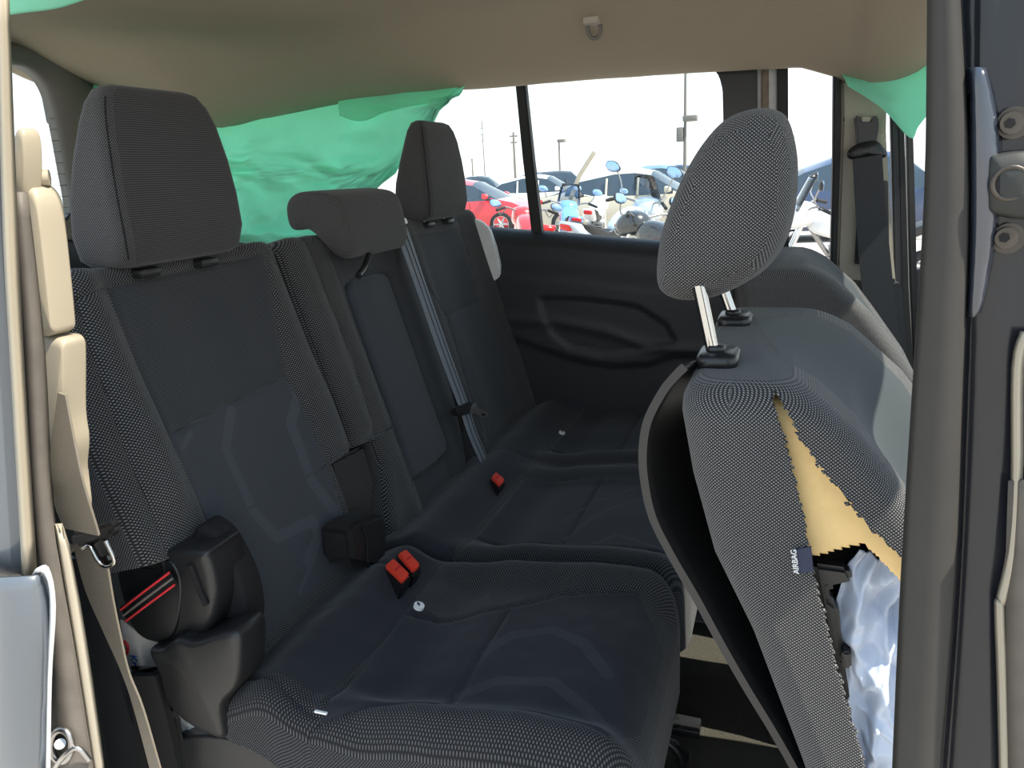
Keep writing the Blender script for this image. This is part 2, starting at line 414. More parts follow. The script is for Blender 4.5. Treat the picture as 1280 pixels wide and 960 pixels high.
# ================================================================== THE SETTING (vehicle shell)
EDGE = [(125, 105), (280, 160), (330, 147), (440, 127), (580, 110), (700, 102), (905, 87), (1000, 81), (1045, 93), (1062, 103), (1085, 109), (1115, 106), (1140, 97), (1165, 78)]
etab = [(-3, 1.88)]+[(U(x, y, Y=2.08).x, U(x, y, Y=2.08).z) for x, y in EDGE]+[(.6, 1.70)]
hook = U(742, 28, Z=1.822)
rows = []
for j in range(61):
    y = .61+1.47*j/60; row = []
    for i in range(151):
        x = -2.30+2.78*i/150
        zc = 1.855+.10*sstep(-1.0, -2.1, x)
        t = sstep(1.62, 2.08, y)**1.3
        z = zc+(lerp(etab, x)-zc)*t - .05*sstep(.95, .6, y)
        # sag ripples and creases pressed into the loose headliner
        z += .004*noise.noise(V((x*3, y*3, 0)))+.0015*noise.noise(V((x*11, y*8, 4)))
        d = segd(x, y, [(hook.x-.02, hook.y), (hook.x+.01, hook.y+.12), (hook.x-.01, hook.y+.2)]); z -= .004*math.exp(-(d/.006)**2)
        xx = .145+.02*math.sin(y*6); z += .010*math.exp(-((x-xx)/.008)**2)*sstep(1.5, 1.9, y)
        row.append(V((x, y, z)))
    rows.append(row)
sheet('ceiling', rows, M['head'], kind='structure', th=.008)
hk = thing('coat_hook', 'small beige loop hook hanging from the headliner', 'hook', (hook.x, hook.y, 1.826))
hb = U(742, 36, Y=hook.y+.02)
box('mounting_plate', (hook.x-.018, hook.y-.03, 1.816), (hook.x+.018, hook.y+.03, 1.85), M['beige'], hk, .004)
tube('loop', [(hook.x-.013, hook.y, 1.82), (hook.x-.014, hook.y+.005, 1.806), (hook.x-.007, hook.y+.008, 1.792), (hook.x+.007, hook.y+.008, 1.792), (hook.x+.014, hook.y+.005, 1.806), (hook.x+.013, hook.y, 1.82)], .0045, M['grey'], hk, smooth_path=4)
box('roof', (-2.5, .565, 2.0), (.50, 2.24, 2.03), M['paint'], kind='structure', bev=.01)
# floor carpet with uneven pile
rows = [[V((-2.45+3.8*i/120, .62+1.55*j/50, .45+.006*noise.noise(V((i*.3, j*.3, 0))))) for i in range(121)] for j in range(51)]
sheet('floor', rows, M['carpet'], kind='structure', th=.02)
box('trim_1', (-2.45, .55, .38), (1.3, .64, .47), M['paint'], kind='structure', bev=.01)
box('ground', (-150, -60, -.3), (150, 260, 0), M['ground'], kind='structure', bev=0)
box('wall_front', (1.30, .58, .3), (1.36, 2.2, 1.12), M['panel'], kind='structure')
sheet('window_2', [[V((.50, .66, 1.88)), V((.50, 2.16, 1.88))], [V((1.34, .66, 1.12)), V((1.34, 2.16, 1.12))]], M['glass'], kind='structure', th=.005, smooth=False)
box('wall_near', (-2.45, .54, .3), (-.86, .60, 1.33), M['silverp'], kind='structure', bev=.01)
box('trim_11', (-2.5, .5, 1.80), (-2.1, 2.24, 2.0), M['grey'], kind='structure') if False else None
box('wall_header_far', (-2.45, 2.13, 1.76), (.5, 2.24, 2.0), M['paint'], kind='structure', bev=.01)
box('wall_header_front', (.47, .6, 1.80), (.52, 2.2, 2.0), M['beige'], kind='structure', bev=.01)
# far side: fixed quarter trim behind, then the sliding door panel
box('wall_far', (-2.45, 2.16, .3), (-.95, 2.24, 1.36), M['panel'], kind='structure', bev=.01)
box('wall_far_sill', (-.95, 2.12, .3), (1.30, 2.24, .52), M['paint'], kind='structure', bev=.01)
box('wall_far_front', (.42, 2.16, .5), (1.30, 2.24, 1.20), M['panel'], kind='structure', bev=.01)
box('wall_rear', (-2.55, .56, .3), (-2.48, 2.2, 1.30), M['panel'], kind='structure', bev=.01)
# rear corner trim around the rear glass
RX = -2.1
outer = [(-60, 30), (10, 47), (60, 56), (92, 70), (112, 95), (128, 118), (140, 180), (140, 330), (20, 330), (-60, 330)]
inner = [(-60, 70), (8, 78), (35, 82), (55, 95), (68, 122), (78, 160), (88, 220), (97, 252), (95, 262), (70, 283), (45, 300), (-60, 330)]
b = bmesh.new()
vo = []
ou = spline([U(x, y, X=RX) for x, y in [(-60, 40), (10, 47), (60, 56), (92, 70), (112, 95), (126, 120), (134, 170), (136, 225), (136, 262), (136, 300)]], 5)
inn = spline([U(x, y, X=RX) for x, y in [(-60, 72), (8, 78), (38, 83), (57, 98), (69, 122), (78, 160), (88, 215), (94, 250), (92, 268), (60, 300)]], 5)
rows = []
for k in range(7):
    t = k/6; bul = .035*math.sin(math.pi*t)
    rows.append([a.lerp(c, t)+V((bul-.0*t, 0, 0)) for a, c in zip(ou, inn)])
rows.append([c+V((-.05, 0, 0)) for c in inn])
sheet('trim_2', rows, M['grey'], kind='structure', th=.006)
gl = [U(-60, 60, X=RX-.045), U(100, 60, X=RX-.045), U(140, 330, X=RX-.045), U(-60, 330, X=RX-.045)]
sheet('window_1', [[gl[0], gl[1]], [gl[3], gl[2]]], M['glass'], kind='structure', th=.004, smooth=False)
band = [[U(63, 92, X=RX-.03), U(80, 92, X=RX-.03)], [U(66, 130, X=RX-.03), U(84, 130, X=RX-.03)], [U(73, 180, X=RX-.03), U(92, 180, X=RX-.03)], [U(81, 232, X=RX-.03), U(102, 232, X=RX-.03)]]
sheet('trim_9', band, M['grey'], kind='structure', th=.004)
dfog = bpy.data.objects.new('trim_10', None); C.objects.link(dfog); dfog['kind'] = 'structure'
for k in range(11): tube('defogger_line', [U(20 if k > 7 else 62, 148+14*k-(0 if k > 7 else 0), X=RX-.02), U(102, 147+14*k, X=RX-.02)], .0007, M['rubber'], dfog, 5)
# lower black cargo trim under the rear glass
prism('trim_3', [U(40, 300, X=RX), U(98, 262, X=RX), U(140, 250, X=RX), U(140, 420, X=RX), U(-20, 420, X=RX)], V((-.05, 0, 0)), M['plasb'], kind='structure', bev=.006)

def pxX(x, y, Y=2.13): p = U(x, y, Y=Y); return (p.x, p.z)
# sliding door on the far side
DF = (V((0, 2.13, 0)), V((1, 0, 0)), V((0, 0, 1)), V((0, -1, 0)))
belt = [pxX(*p) for p in [(580, 281), (640, 287), (700, 291), (765, 297), (830, 302), (905, 309), (985, 318)]]
belt = [(-1.1, belt[0][1]-.0)]+belt
pock = [pxX(*p) for p in [(680, 370), (740, 371), (800, 380), (835, 402), (846, 422), (800, 434), (757, 438), (718, 430), (697, 414), (686, 392), (680, 370)]]
ledge = [pxX(*p) for p in [(620, 395), (700, 398), (760, 410), (810, 428), (850, 432)]]
low = [pxX(*p) for p in [(640, 418), (680, 432), (720, 446), (770, 455), (815, 452), (850, 440)]]
def hdoor(a, s):
    d = .02*sstep(.0, .05, lerp(belt, a)-s)+.02*sstep(.06, .14, lerp(belt, a)-s)
    if segd(a, s, low) < 9:
        zl = lerp(low, a); d += .008*sstep(zl-.012, zl+.012, s)
        zg = lerp(ledge, a); d += .005*math.exp(-((s-zg)/.015)**2)*sstep(-.95, -.8, a)
    q = insd(a, s, pock)
    d -= .006*sstep(-.004, .006, q)
    return d
drt = thing('sliding_door', 'far sliding door with charcoal moulded panel and black window frame', 'car door', (-.5, 2.13, .5))
drt['kind'] = 'structure'
lc = [pxX(*p) for p in [(601, 283), (612, 300), (620, 318), (625, 345), (628, 400), (640, 470)]]
slab('inner_panel', DF, lambda s: -.93 if s < 1.18 else -.93+.0, -.13, .5, lambda a: lerp(belt, a), hdoor, (.01, .02, .01, .03), .03, M['panel'], drt, nu=110, nv=110, seams=[pock, low], gw=.004, gd=.003)
def bar(name, pts, Y, th, mat, parent, kind=None, bev=.004):
    return prism(name, [U(x, y, Y=Y) for x, y in pts], V((0, th, 0)), mat, parent, bev, kind)
bar('window_divider', [(643, 98), (655, 98), (666, 200), (677, 292), (664, 292), (653, 200)], 2.14, .03, M['rubber'], drt)
bar('front_stile', [(903, 112), (899, 96), (888, 80), (946, 76), (948, 300), (950, 700), (905, 700), (906, 300), (905, 200)], 2.14, .04, M['plasb'], drt)
bar('top_rail', [(560, 98), (905, 72), (905, 84), (640, 100), (560, 105)], 2.15, .03, M['rubber'], drt)
sheet('window_pane', [[V((-1.05, 2.165, 1.78)), V((-.13, 2.165, 1.76))], [V((-1.05, 2.165, 1.33)), V((-.13, 2.165, 1.28))]], M['glass'], drt, th=.004, smooth=False)
# pale jamb channel seen in the gap in front of the door, and its seal
bar('door_jamb', [(946, 74), (972, 72), (972, 330), (975, 700), (948, 700)], 2.19, .03, M['white'], drt)
bar('jamb_channel', [(951, 74), (961, 73), (961, 330), (960, 700), (951, 700)], 2.183, .01, M['rust'], drt)
bar('door_seal', [(971, 70), (985, 70), (986, 330), (988, 700), (973, 700)], 2.16, .05, M['rubber'], drt)
# quarter pillar trim behind the far seat, pale
qt = [(575, 270), (600, 276), (611, 286), (619, 308), (624, 330), (625, 345), (560, 400), (560, 270)]
bar('trim_4', qt, 2.075, .02, M['white'], None, 'structure')
# far centre pillar
bp = bpy.data.objects.new('trim_5', None); C.objects.link(bp); bp['kind'] = 'structure'
fb = [(1048, 60), (1050, 150), (1044, 330), (1042, 360), (1122, 368), (1118, 330), (1108, 170), (1110, 60)]
bar('upper_trim', fb, 2.08, .05, M['beige'], bp, bev=.01)
bar('lower_trim', [(1040, 342), (1125, 350), (1140, 520), (1140, 700), (1040, 700)], 2.07, .07, M['panel'], bp, bev=.01)
bar('edge_seal', [(1042, 60), (1051, 60), (1052, 150), (1046, 340), (1038, 340), (1041, 200)], 2.07, .06, M['rubber'], bp)
bar('shadow_slot', [(1074, 222), (1110, 226), (1112, 330), (1068, 330)], 2.075, .01, M['plasb'], bp, bev=.002)
for k, (xa, c) in enumerate(((1112, 'panel'), (1120, 'rubber'), (1131, 'plasb'))):
    bar('door_seal', [(xa, 100), (xa+9, 100), (xa+16, 360), (xa+26, 520), (xa+14, 520), (xa+6, 360)], 2.12+.012*k, .03, M[c], bp)
bar('mirror_corner', [(1143, 338), (1180, 330), (1190, 470), (1146, 470)], 2.16, .04, M['panel'], bp)

# ================================================================== REAR SEATS
ang = math.atan2(.165, .57)
BF = (V((-.705, 0, .84)), V((0, 1, 0)), V((-math.sin(ang), 0, math.cos(ang))), V((math.cos(ang), 0, math.sin(ang))))
def ps(x, y):
    p = UP(x, y, BF[0], BF[3]); return (p.y, (p-BF[0]).dot(BF[2]))
CF = (V((0, 0, .835)), V((0, 1, 0)), V((1, 0, 0)), V((0, 0, 1)))
def pc(x, y):
    p = U(x, y, Z=.84); return (p.y, p.x)
PS = lambda l: [ps(*p) for p in l]
PC = lambda l: [pc(*p) for p in l]
def rearhead(parent, yc, name='headrest'):
    secs = []
    # (z, front x, rear x, half width)
    for z, xf, xr, hw in [(1.405, -.868, -.905, .095), (1.409, -.845, -.925, .112), (1.418, -.833, -.932, .121), (1.45, -.826, -.932, .127), (1.50, -.828, -.925, .126), (1.55, -.832, -.912, .121), (1.60, -.838, -.898, .112), (1.625, -.843, -.893, .102), (1.642, -.851, -.886, .088), (1.648, -.862, -.878, .07)]:
        secs.append((z, xr, xf, yc-hw, yc+hw, min(.022, (xf-xr)*.42)))
    o = loft(name, secs, M['fabh'], parent, fine=lambda x, y, z, q: x > q[1]-.012 and q[2]+.014 < y < q[3]-.002)
    for s in (-1, 1):
        tube('headrest_post', [(-.885, yc+s*.062, 1.42), (-.878, yc+s*.062, 1.37)], .006, M['steel'], o)
    # seam cords along the front corners
    tube('seam', [(xf_-.0035, yc-hw_+.0035, z_) for z_, xf_, hw_ in [(1.42, -.833, .121), (1.45, -.826, .127), (1.50, -.828, .126), (1.55, -.832, .121), (1.60, -.838, .112), (1.63, -.845, .100)]], .0011, M['felt'], o, n=6, smooth_path=4)
    for s in (-1, 1):
        box('post_sleeve', (-.905, yc+s*.062-.02, 1.388), (-.855, yc+s*.062+.02, 1.402), M['plas'], parent, .005)
    return o
# ---- near seat
ns = thing('rear_passenger_seat', 'near charcoal cloth rear seat with tall headrest beside the open doorway', 'car seat', (-.7, .95, .45))
def nl(s): return .79-.105*sstep(.195, .205, s)+.0*s
def nr(s): return 1.105+.075*sstep(.19, .20, s)
cen_top = PS([(135, 358), (210, 545), (360, 470), (325, 318)])
def hn(y, s):
    d = 0
    d += .022*math.exp(-((y-.757)/.032)**2)*sstep(.2, .3, s)
    d += .020*math.exp(-((y-1.13)/.035)**2)
    d -= .012*math.exp(-((y-.95)/.09)**2)*sstep(.6, .5, s)
    d += .006*math.sin(s*9)
    d += .0025*noise.noise(V((y*9, s*9, 1)))
    return d
plain_n = PS([(210, 545), (360, 470), (385, 530), (440, 690), (380, 760), (300, 820), (268, 672)])
prn = [(PS([(296, 512), (286, 560), (318, 640), (350, 672), (392, 650), (400, 668), (388, 700)]), .010),
       (PS([(372, 492), (364, 530), (388, 600), (436, 664)]), .011),
       (PS([(240, 540), (228, 560)]), .005), (PS([(222, 560), (266, 668)]), .0016), (PS([(226, 560), (270, 666)]), .0012),
       (PS([(395, 652), (402, 672), (396, 700), (380, 740)]), .005)]
slab('backrest', BF, nl, nr, -.04, .60, hn, (.020, .02, .02, .022), .10, M['fab'], ns, nu=110, nv=130, cr=(.03, .03, .03, .02),
     fine=lambda y, s: insd(y, s, cen_top), pl=lambda y, s: insd(y, s, plain_n), prints=prn,
     seams=[PS([(60, 345), (90, 376), (150, 548), (205, 690)]), PS([(90, 376), (135, 358), (325, 318), (342, 330)]), PS([(135, 358), (210, 545), (266, 670)]), PS([(325, 318), (360, 470), (384, 530), (410, 590)]), PS([(210, 545), (360, 470)]), PS([(410, 590), (440, 680)])])
rearhead(ns, .932)
# cushion
def side_bump(y, x, y0, y1): return 0
tr_n = PC([(560, 886), (590, 835), (635, 760)])
rb_n = PC([(505, 762), (560, 764), (627, 757), (700, 746), (797, 751)])
lb_n = PC([(346, 922), (385, 896), (470, 889), (560, 892), (676, 912), (760, 944)])
rr_n = PC([(400, 893), (455, 822), (515, 747)])
def cushion_h(yl, yr, mids=(), amp=1, xr=-.555):
    yc = (yl+yr)/2
    def h(y, x):
        d = .0
        d += .028*math.exp(-((x+.635)/.045)**2)
        d += .030*(math.exp(-((y-yl-.035)/.035)**2)+math.exp(-((y-yr+.035)/.035)**2))*sstep(-.60, -.48, x)
        d -= .014*math.exp(-((x+.49)/.05)**2)
        d += .014*sstep(-.42, -.25, x)
        d -= .10*sstep(-.24, -.08, x)**2*.35
        d += .003*noise.noise(V((y*8, x*8, 3)))+.0012*noise.noise(V((y*30, x*30, 5)))
        return d
    return h
prc = [(PC([(608, 812), (640, 792), (690, 790), (730, 812), (760, 850)]), .010), (PC([(575, 866), (625, 850), (690, 858), (735, 895), (760, 925)]), .010)]
plain_c = rr_n[:]+rb_n[1:]+PC([(830, 800), (800, 900)])+lb_n[::-1][:-1]
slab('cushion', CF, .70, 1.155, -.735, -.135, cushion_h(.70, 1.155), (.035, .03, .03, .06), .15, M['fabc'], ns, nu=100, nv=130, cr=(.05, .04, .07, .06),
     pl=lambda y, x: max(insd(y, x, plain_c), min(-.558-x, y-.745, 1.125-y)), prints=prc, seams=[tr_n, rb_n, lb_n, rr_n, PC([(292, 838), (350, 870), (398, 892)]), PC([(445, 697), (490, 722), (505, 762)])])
# side plastics of the hinge
H = .70
def sidebar(name, pts, y0, th, mat, parent, bev=.006): return prism(name, [U(x, y, Y=y0) for x, y in pts], V((0, th, 0)), mat, parent, bev)
hc = blob('hinge_bracket', [(140, 672), (150, 686), (245, 690), (258, 700), (268, 745), (262, 785), (240, 800), (200, 808), (175, 798), (160, 775), (148, 730)], .715, .07, M['plas'], ns, .012)
blob('bracket_recess', [(148, 708), (190, 712), (212, 702), (226, 735), (218, 790), (196, 803), (172, 793), (158, 765)], .7105, .01, M['plasb'], hc, .003)
tube('slot', [U(204, 700, Y=.712), U(208, 716, Y=.712)], .0035, M['felt'], hc, 8)
tube('slot', [U(238, 706, Y=.712), U(250, 738, Y=.712), U(258, 756, Y=.712)], .004, M['felt'], hc, 8, smooth_path=3)
blob('side_felt', [(240, 672), (266, 668), (292, 710), (306, 750), (308, 790), (290, 815), (262, 810)], .755, .04, M['felt'], ns, .008)
blob('hinge_cover', [(183, 815), (200, 812), (218, 800), (240, 804), (278, 793), (294, 797), (298, 820), (294, 860), (275, 885), (278, 925), (258, 922), (228, 905), (205, 880), (196, 845)], .69, .06, M['plas'], ns, .012)
prism('seat_base', [V((-.74, .76, .70)), V((-.2, .76, .70)), V((-.22, .76, .60)), V((-.60, .76, .55)), V((-.74, .76, .55))], V((0, .36, 0)), M['plasb'], ns, .01)
for yy in (.78, 1.08):
    for xx in (-.66, -.24):
        box('seat_leg', (xx-.03, yy-.02, .45), (xx+.03, yy+.02, .70), M['plasb'], ns, .006)
    box('floor_rail', (-.80, yy-.022, .448), (-.12, yy+.022, .475), M['plasb'], ns, .004)
# inner hinge tower between near and middle seats
def plate(name, pts, plane, th, mat, parent, bev=.004):
    P0 = [UP(x, y, plane[0], plane[1]) for x, y in pts]; return prism(name, P0, -plane[1]*th, mat, parent, bev)
PB = (BF[0], BF[3])
def PBo(d): return (BF[0]+BF[3]*d, BF[3])
plate('recliner_slot', [(412, 578), (455, 556), (468, 600), (466, 640), (445, 656), (428, 640)], PBo(-.025), .03, M['plasb'], ns, .006)
plate('recliner_cover', [(412, 576), (434, 566), (452, 582), (458, 610), (455, 636), (430, 642), (420, 612)], PBo(-.004), .035, M['plas'], ns, .008)
prism('inner_hinge_cover', [U(x, y, X=-.665) for x, y in [(436, 662), (445, 653), (478, 641), (485, 648), (485, 690), (478, 712), (440, 706)]], V((-.06, 0, 0)), M['plas'], ns, .01)
tube('hinge_groove', [U(452, 656, X=-.663), U(458, 670, X=-.663), U(460, 704, X=-.663)], .002, M['felt'], ns, 6)
# isofix tags
def badge(x, y, parent, z=.845, r=.0085):
    p = U(x, y, Z=z)
    o = tube('anchor_badge', [p+V((.0, 0, -.002)), p+V((.002, 0, .003))], r, M['white'], parent, 20)
    tube('badge_symbol', [p+V((-.002, .002, .0045)), p+V((.0005, .0005, .005)), p+V((.003, -.0022, .0045))], .0016, M['label'], o, 6)
    tube('badge_head', [p+V((-.0035, .003, .0035)), p+V((-.0035, .003, .005))], .0018, M['label'], o, 8)
    return o
badge(523, 758, ns, .852)
box('anchor_tab', U(402, 891, Z=.85)-V((.010, .002, .001)), U(402, 891, Z=.85)+V((.008, .002, .002)), M['white'], ns, .0008)
# pull strap
st = thing('pull_strap', 'black webbing pull strap with two red edges on the near seat hinge', 'strap', tuple(U(187, 745, Y=.705)))
a0, a1 = U(156, 768, Y=.700), U(217, 722, Y=.700); up = (U(162, 776, Y=.70)-U(152, 754, Y=.70))
Wd = V((.35, 0, 1)).normalized()
wv = (U(219, 732, Y=.7)-U(211, 713, Y=.7)); wl = wv.length; wv = wv.normalized()
ribbon('webbing', [a0, a0.lerp(a1, .5)+V((0, -.006, .0)), a1], wv, wl*1.05, M['plasb'], st, .001)
for k in (-.40, .40):
    tube('red_edge', [p+wv*wl*k+V((0, -.003, 0)) for p in (a0, a0.lerp(a1, .5)+V((0, -.006, .0)), a1)], .0016, M['redw'], st, 6, smooth_path=4)
tube('centre_stripe', [p+V((0, -.0022, 0)) for p in (a0, a0.lerp(a1, .5)+V((0, -.006, .0)), a1)], .0018, M['grey'], st, 6, smooth_path=4)

# ---- middle + far bench
bs = thing('rear_bench_seat', 'charcoal cloth double rear seat with fold-down armrest next to the far door', 'car seat', (-.7, 1.65, .45))
def hm(y, s):
    d = .018*math.exp(-((y-1.235)/.03)**2)*sstep(.18, .22, s)
    d += .010*math.exp(-((y-1.31)/.025)**2) + .012*math.exp(-((y-1.585)/.04)**2)
    d -= .012*sstep(.50, .46, s)*sstep(1.34, 1.36, y)*sstep(1.54, 1.52, y)
    d += .002*noise.noise(V((y*9, s*9, 7)))
    return d
arm_out = PS([(432, 360), (445, 345), (470, 338), (485, 345), (500, 400), (558, 555), (552, 575), (513, 600)])
slab('middle_backrest', BF, lambda s: 1.27-.08*sstep(.18, .19, s)-.05*sstep(.14, -.02, s), lambda s: 1.655-.07*sstep(.2, 0, s), -.04, .60, hm, (.02, .02, .02, .03), .10, M['fab'], bs, nu=84, nv=110, cr=(.03, .08, .02, .03),
     fine=lambda y, s: min(y-1.335, 1), seams=[PS([(375, 290), (440, 450), (470, 548)]), PS([(410, 320), (440, 400), (500, 565), (513, 610)]), arm_out+[arm_out[0]]])
slab('armrest', (BF[0]+BF[3]*.004, BF[1], BF[2], BF[3]), lambda s: 1.352-.012*sstep(.2, 0, s), lambda s: 1.528, .062, .492, lambda y, s: .008*math.sin(max(0, min(1, (y-1.34)/.19))*math.pi), (.01, .01, .01, .012), .01, M['fab'], bs, nu=36, nv=70, cr=(.012, .03, .03, .03), pl=lambda y, s: 1)
def hf(y, s):
    d = .020*math.exp(-((y-2.08)/.04)**2)+.008*math.exp(-((y-1.70)/.03)**2)-.01*math.exp(-((y-1.88)/.09)**2)
    return d+.002*noise.noise(V((y*9, s*9, 11)))
fp = PS([(560, 396), (602, 374), (628, 430), (640, 510), (606, 560), (585, 500)])
prf = [(PS([(568, 395), (590, 440), (612, 500), (612, 545)]), .004), (PS([(586, 384), (606, 440), (630, 470), (640, 500)]), .004), (PS([(560, 397), (572, 420), (575, 450)]), .003)]
slab('far_backrest', BF, 1.665, lambda s: 2.172-.02*sstep(.3, .6, s)-.06*sstep(.2, 0, s)-.02*math.exp(-((s-.145)/.012)**2), -.04, .605, hf, (.02, .03, .02, .03), .10, M['fab'], bs, nu=84, nv=110, cr=(.03, .06, .035, .02),
     fine=lambda y, s: insd(y, s, PS([(518, 345), (560, 396), (602, 374), (573, 285), (510, 295)])), pl=lambda y, s: insd(y, s, fp), prints=prf,
     seams=[PS([(518, 345), (560, 396), (600, 540)]), PS([(560, 396), (602, 374)]), PS([(573, 275), (602, 374), (628, 430), (642, 510)])])
rearhead(bs, 1.882)
# folded middle headrest, profile seen from its near end
prof = [U(x, y, Y=1.31) for x, y in [(357, 264), (361, 248), (374, 240), (400, 240), (420, 246), (430, 262), (437, 290), (440, 312), (434, 324), (420, 320), (404, 303), (386, 288), (364, 287)]]
prof = spline(prof, 5, True); cen = U(392, 262, Y=1.31)
layers('middle_headrest', prof, cen, V((0, 1, 0)), [(-.004, .86), (-.001, .94), (.006, .985), (.02, 1.0), (.12, 1.01), (.22, 1.0), (.236, .985), (.243, .94), (.246, .86)], M['fabh'], bs)
tube('headrest_stem', [U(462, 318, X=-.79), U(456, 334, X=-.79), U(448, 345, X=-.785)], .007, M['plasb'], bs, 8, smooth_path=4)
# bench cushion
sm1 = PC([(600, 690), (612, 640), (620, 600)])
def hb2(y, x):
    d = .026*math.exp(-((x+.635)/.045)**2)
    for c, w_ in ((1.20, .03), (1.60, .035), (1.70, .03), (2.11, .035)): d += .022*math.exp(-((y-c)/w_)**2)*sstep(-.60, -.48, x)
    d -= .014*math.exp(-((x+.49)/.05)**2); d += .012*sstep(-.42, -.25, x); d -= .035*sstep(-.24, -.08, x)**2
    return d+.003*noise.noise(V((y*8, x*8, 9)))
mid_seams = [PC([(620, 598), (705, 622), (800, 600)]), PC([(482, 650), (600, 690)]) , PC([(690, 690), (720, 625)]), PC([(600, 694), (700, 690), (800, 690), (840, 700)]), PC([(700, 560), (640, 580), (560, 640)]), PC([(720, 624), (760, 606), (815, 600)]), PC([(690, 516), (700, 545), (655, 585)]), PC([(700, 545), (760, 535), (815, 540)]), PC([(600, 690), (618, 600)])]
prm = [(PC([(705, 672), (745, 645), (790, 630), (810, 626)]), .005), (PC([(700, 650), (740, 628), (800, 612)]), .004), (PC([(720, 690), (770, 672), (830, 690)]), .005), (PC([(740, 575), (800, 560)]), .005), (PC([(730, 560), (800, 545)]), .004)]
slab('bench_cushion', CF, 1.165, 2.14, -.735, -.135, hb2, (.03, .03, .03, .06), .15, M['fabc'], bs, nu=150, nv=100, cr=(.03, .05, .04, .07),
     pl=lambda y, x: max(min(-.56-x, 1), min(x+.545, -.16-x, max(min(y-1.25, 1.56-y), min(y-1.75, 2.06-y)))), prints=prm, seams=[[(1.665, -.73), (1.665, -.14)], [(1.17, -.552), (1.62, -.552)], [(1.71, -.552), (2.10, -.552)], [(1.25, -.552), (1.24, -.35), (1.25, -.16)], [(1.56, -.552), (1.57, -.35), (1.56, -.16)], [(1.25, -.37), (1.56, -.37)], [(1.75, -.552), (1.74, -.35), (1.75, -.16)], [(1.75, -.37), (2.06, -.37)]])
badge(702, 541, bs, .85, .008)
prism('bench_base', [V((-.74, 1.24, .70)), V((-.2, 1.24, .70)), V((-.22, 1.24, .60)), V((-.60, 1.24, .55)), V((-.74, 1.24, .55))], V((0, .82, 0)), M['plasb'], bs, .01)
for yy in (1.28, 1.66, 2.02):
    box('floor_rail', (-.80, yy-.022, .448), (-.12, yy+.022, .475), M['plasb'], bs, .004)
    for xx in (-.66, -.24): box('seat_leg', (xx-.03, yy-.02, .45), (xx+.03, yy+.02, .70), M['plasb'], bs, .006)
# buckles
def buckle(px0, px1, px2, px3, label, z):
    c = sum((U(*p, Z=z) for p in (px0, px1, px2, px3)), V())/4
    t = thing('belt_buckle', label, 'buckle', tuple(c))
    P4 = [U(*p, Z=z) for p in (px0, px1, px2, px3)]
    prism('housing', [c+(p-c)*1.18+V((0, 0, -.006)) for p in P4], V((-.02, 0, -.05)), M['plasb'], t, .003)
    prism('release_button', [c+(p-c)*.98+V((0, 0, .001)) for p in P4], V((-.001, 0, -.01)), M['red'], t, .0025)
    e1 = (P4[0]+P4[3])/2; e2 = (P4[1]+P4[2])/2; w1 = (P4[3]-P4[0]).normalized()
    q = c+V((0, 0, .0015)); d = (e2-e1)*.30
    prism('slot', [q-d+w1*.004, q+d+w1*.004, q+d-w1*.002, q-d-w1*.002], V((0, 0, .0012)), M['redw'], t, .0005)
buckle((481, 706), (492, 697), (512, 716), (502, 726), 'bright red belt buckle standing left of its twin between the near and middle seats', .872)
buckle((497, 692), (508, 686), (525, 704), (516, 713), 'bright red belt buckle standing right of its twin between the near and middle seats', .872)
buckle((614, 596), (620, 589), (631, 598), (624, 606), 'small red belt buckle at the foot of the centre belt', .862)
# centre belt
cb = thing('centre_belt', 'blue grey seat belt webbing hanging across the far rear backrest', 'seat belt', tuple(UP(550, 400, *PBo(.03))))
def cp(x, y, d): return UP(x, y, *PBo(d))
pts = [cp(499, 280, .012), cp(520, 340, .045), cp(548, 420, .05), cp(566, 470, .05), cp(580, 508, .05), cp(590, 540, .05), cp(606, 578, .045), cp(617, 606, .035)]
ribbon('webbing', pts, V((0, 1, 0)), [.052, .05, .05, .048, .046, .042, .036, .034], M['web'], cb)
for k in (-.2, .2):
    tube('webbing_rib', [p+V((.004, k*.05, 0)) for p in pts], .0012, M['webm'], cb, 6, smooth_path=5)
for sgn in (-1, 1): pass
g = cp(586, 512, .058)
prism('tongue_holder', [cp(x, y, .060) for x, y in [(569, 510), (588, 502), (594, 505), (596, 514), (577, 520), (570, 517)]], -BF[3]*.014, M['plasb'], cb, .003)
prism('tongue', [cp(x, y, .062) for x, y in [(590, 508), (594, 503), (599, 510), (610, 516), (610, 521), (603, 523), (595, 517), (588, 516)]], -BF[3]*.003, M['steel'], cb, .0008)
prism('tongue_hole', [cp(x, y, .0625) for x, y in [(603, 516), (607, 517.5), (606, 521), (602, 519.5)]], -BF[3]*.001, M['plasb'], cb, 0)
prism('belt_guide', [U(x, y, X=-.84) for x, y in [(493, 275), (508, 272), (511, 279), (496, 283)]], V((-.03, 0, 0)), M['white'], cb, .002)

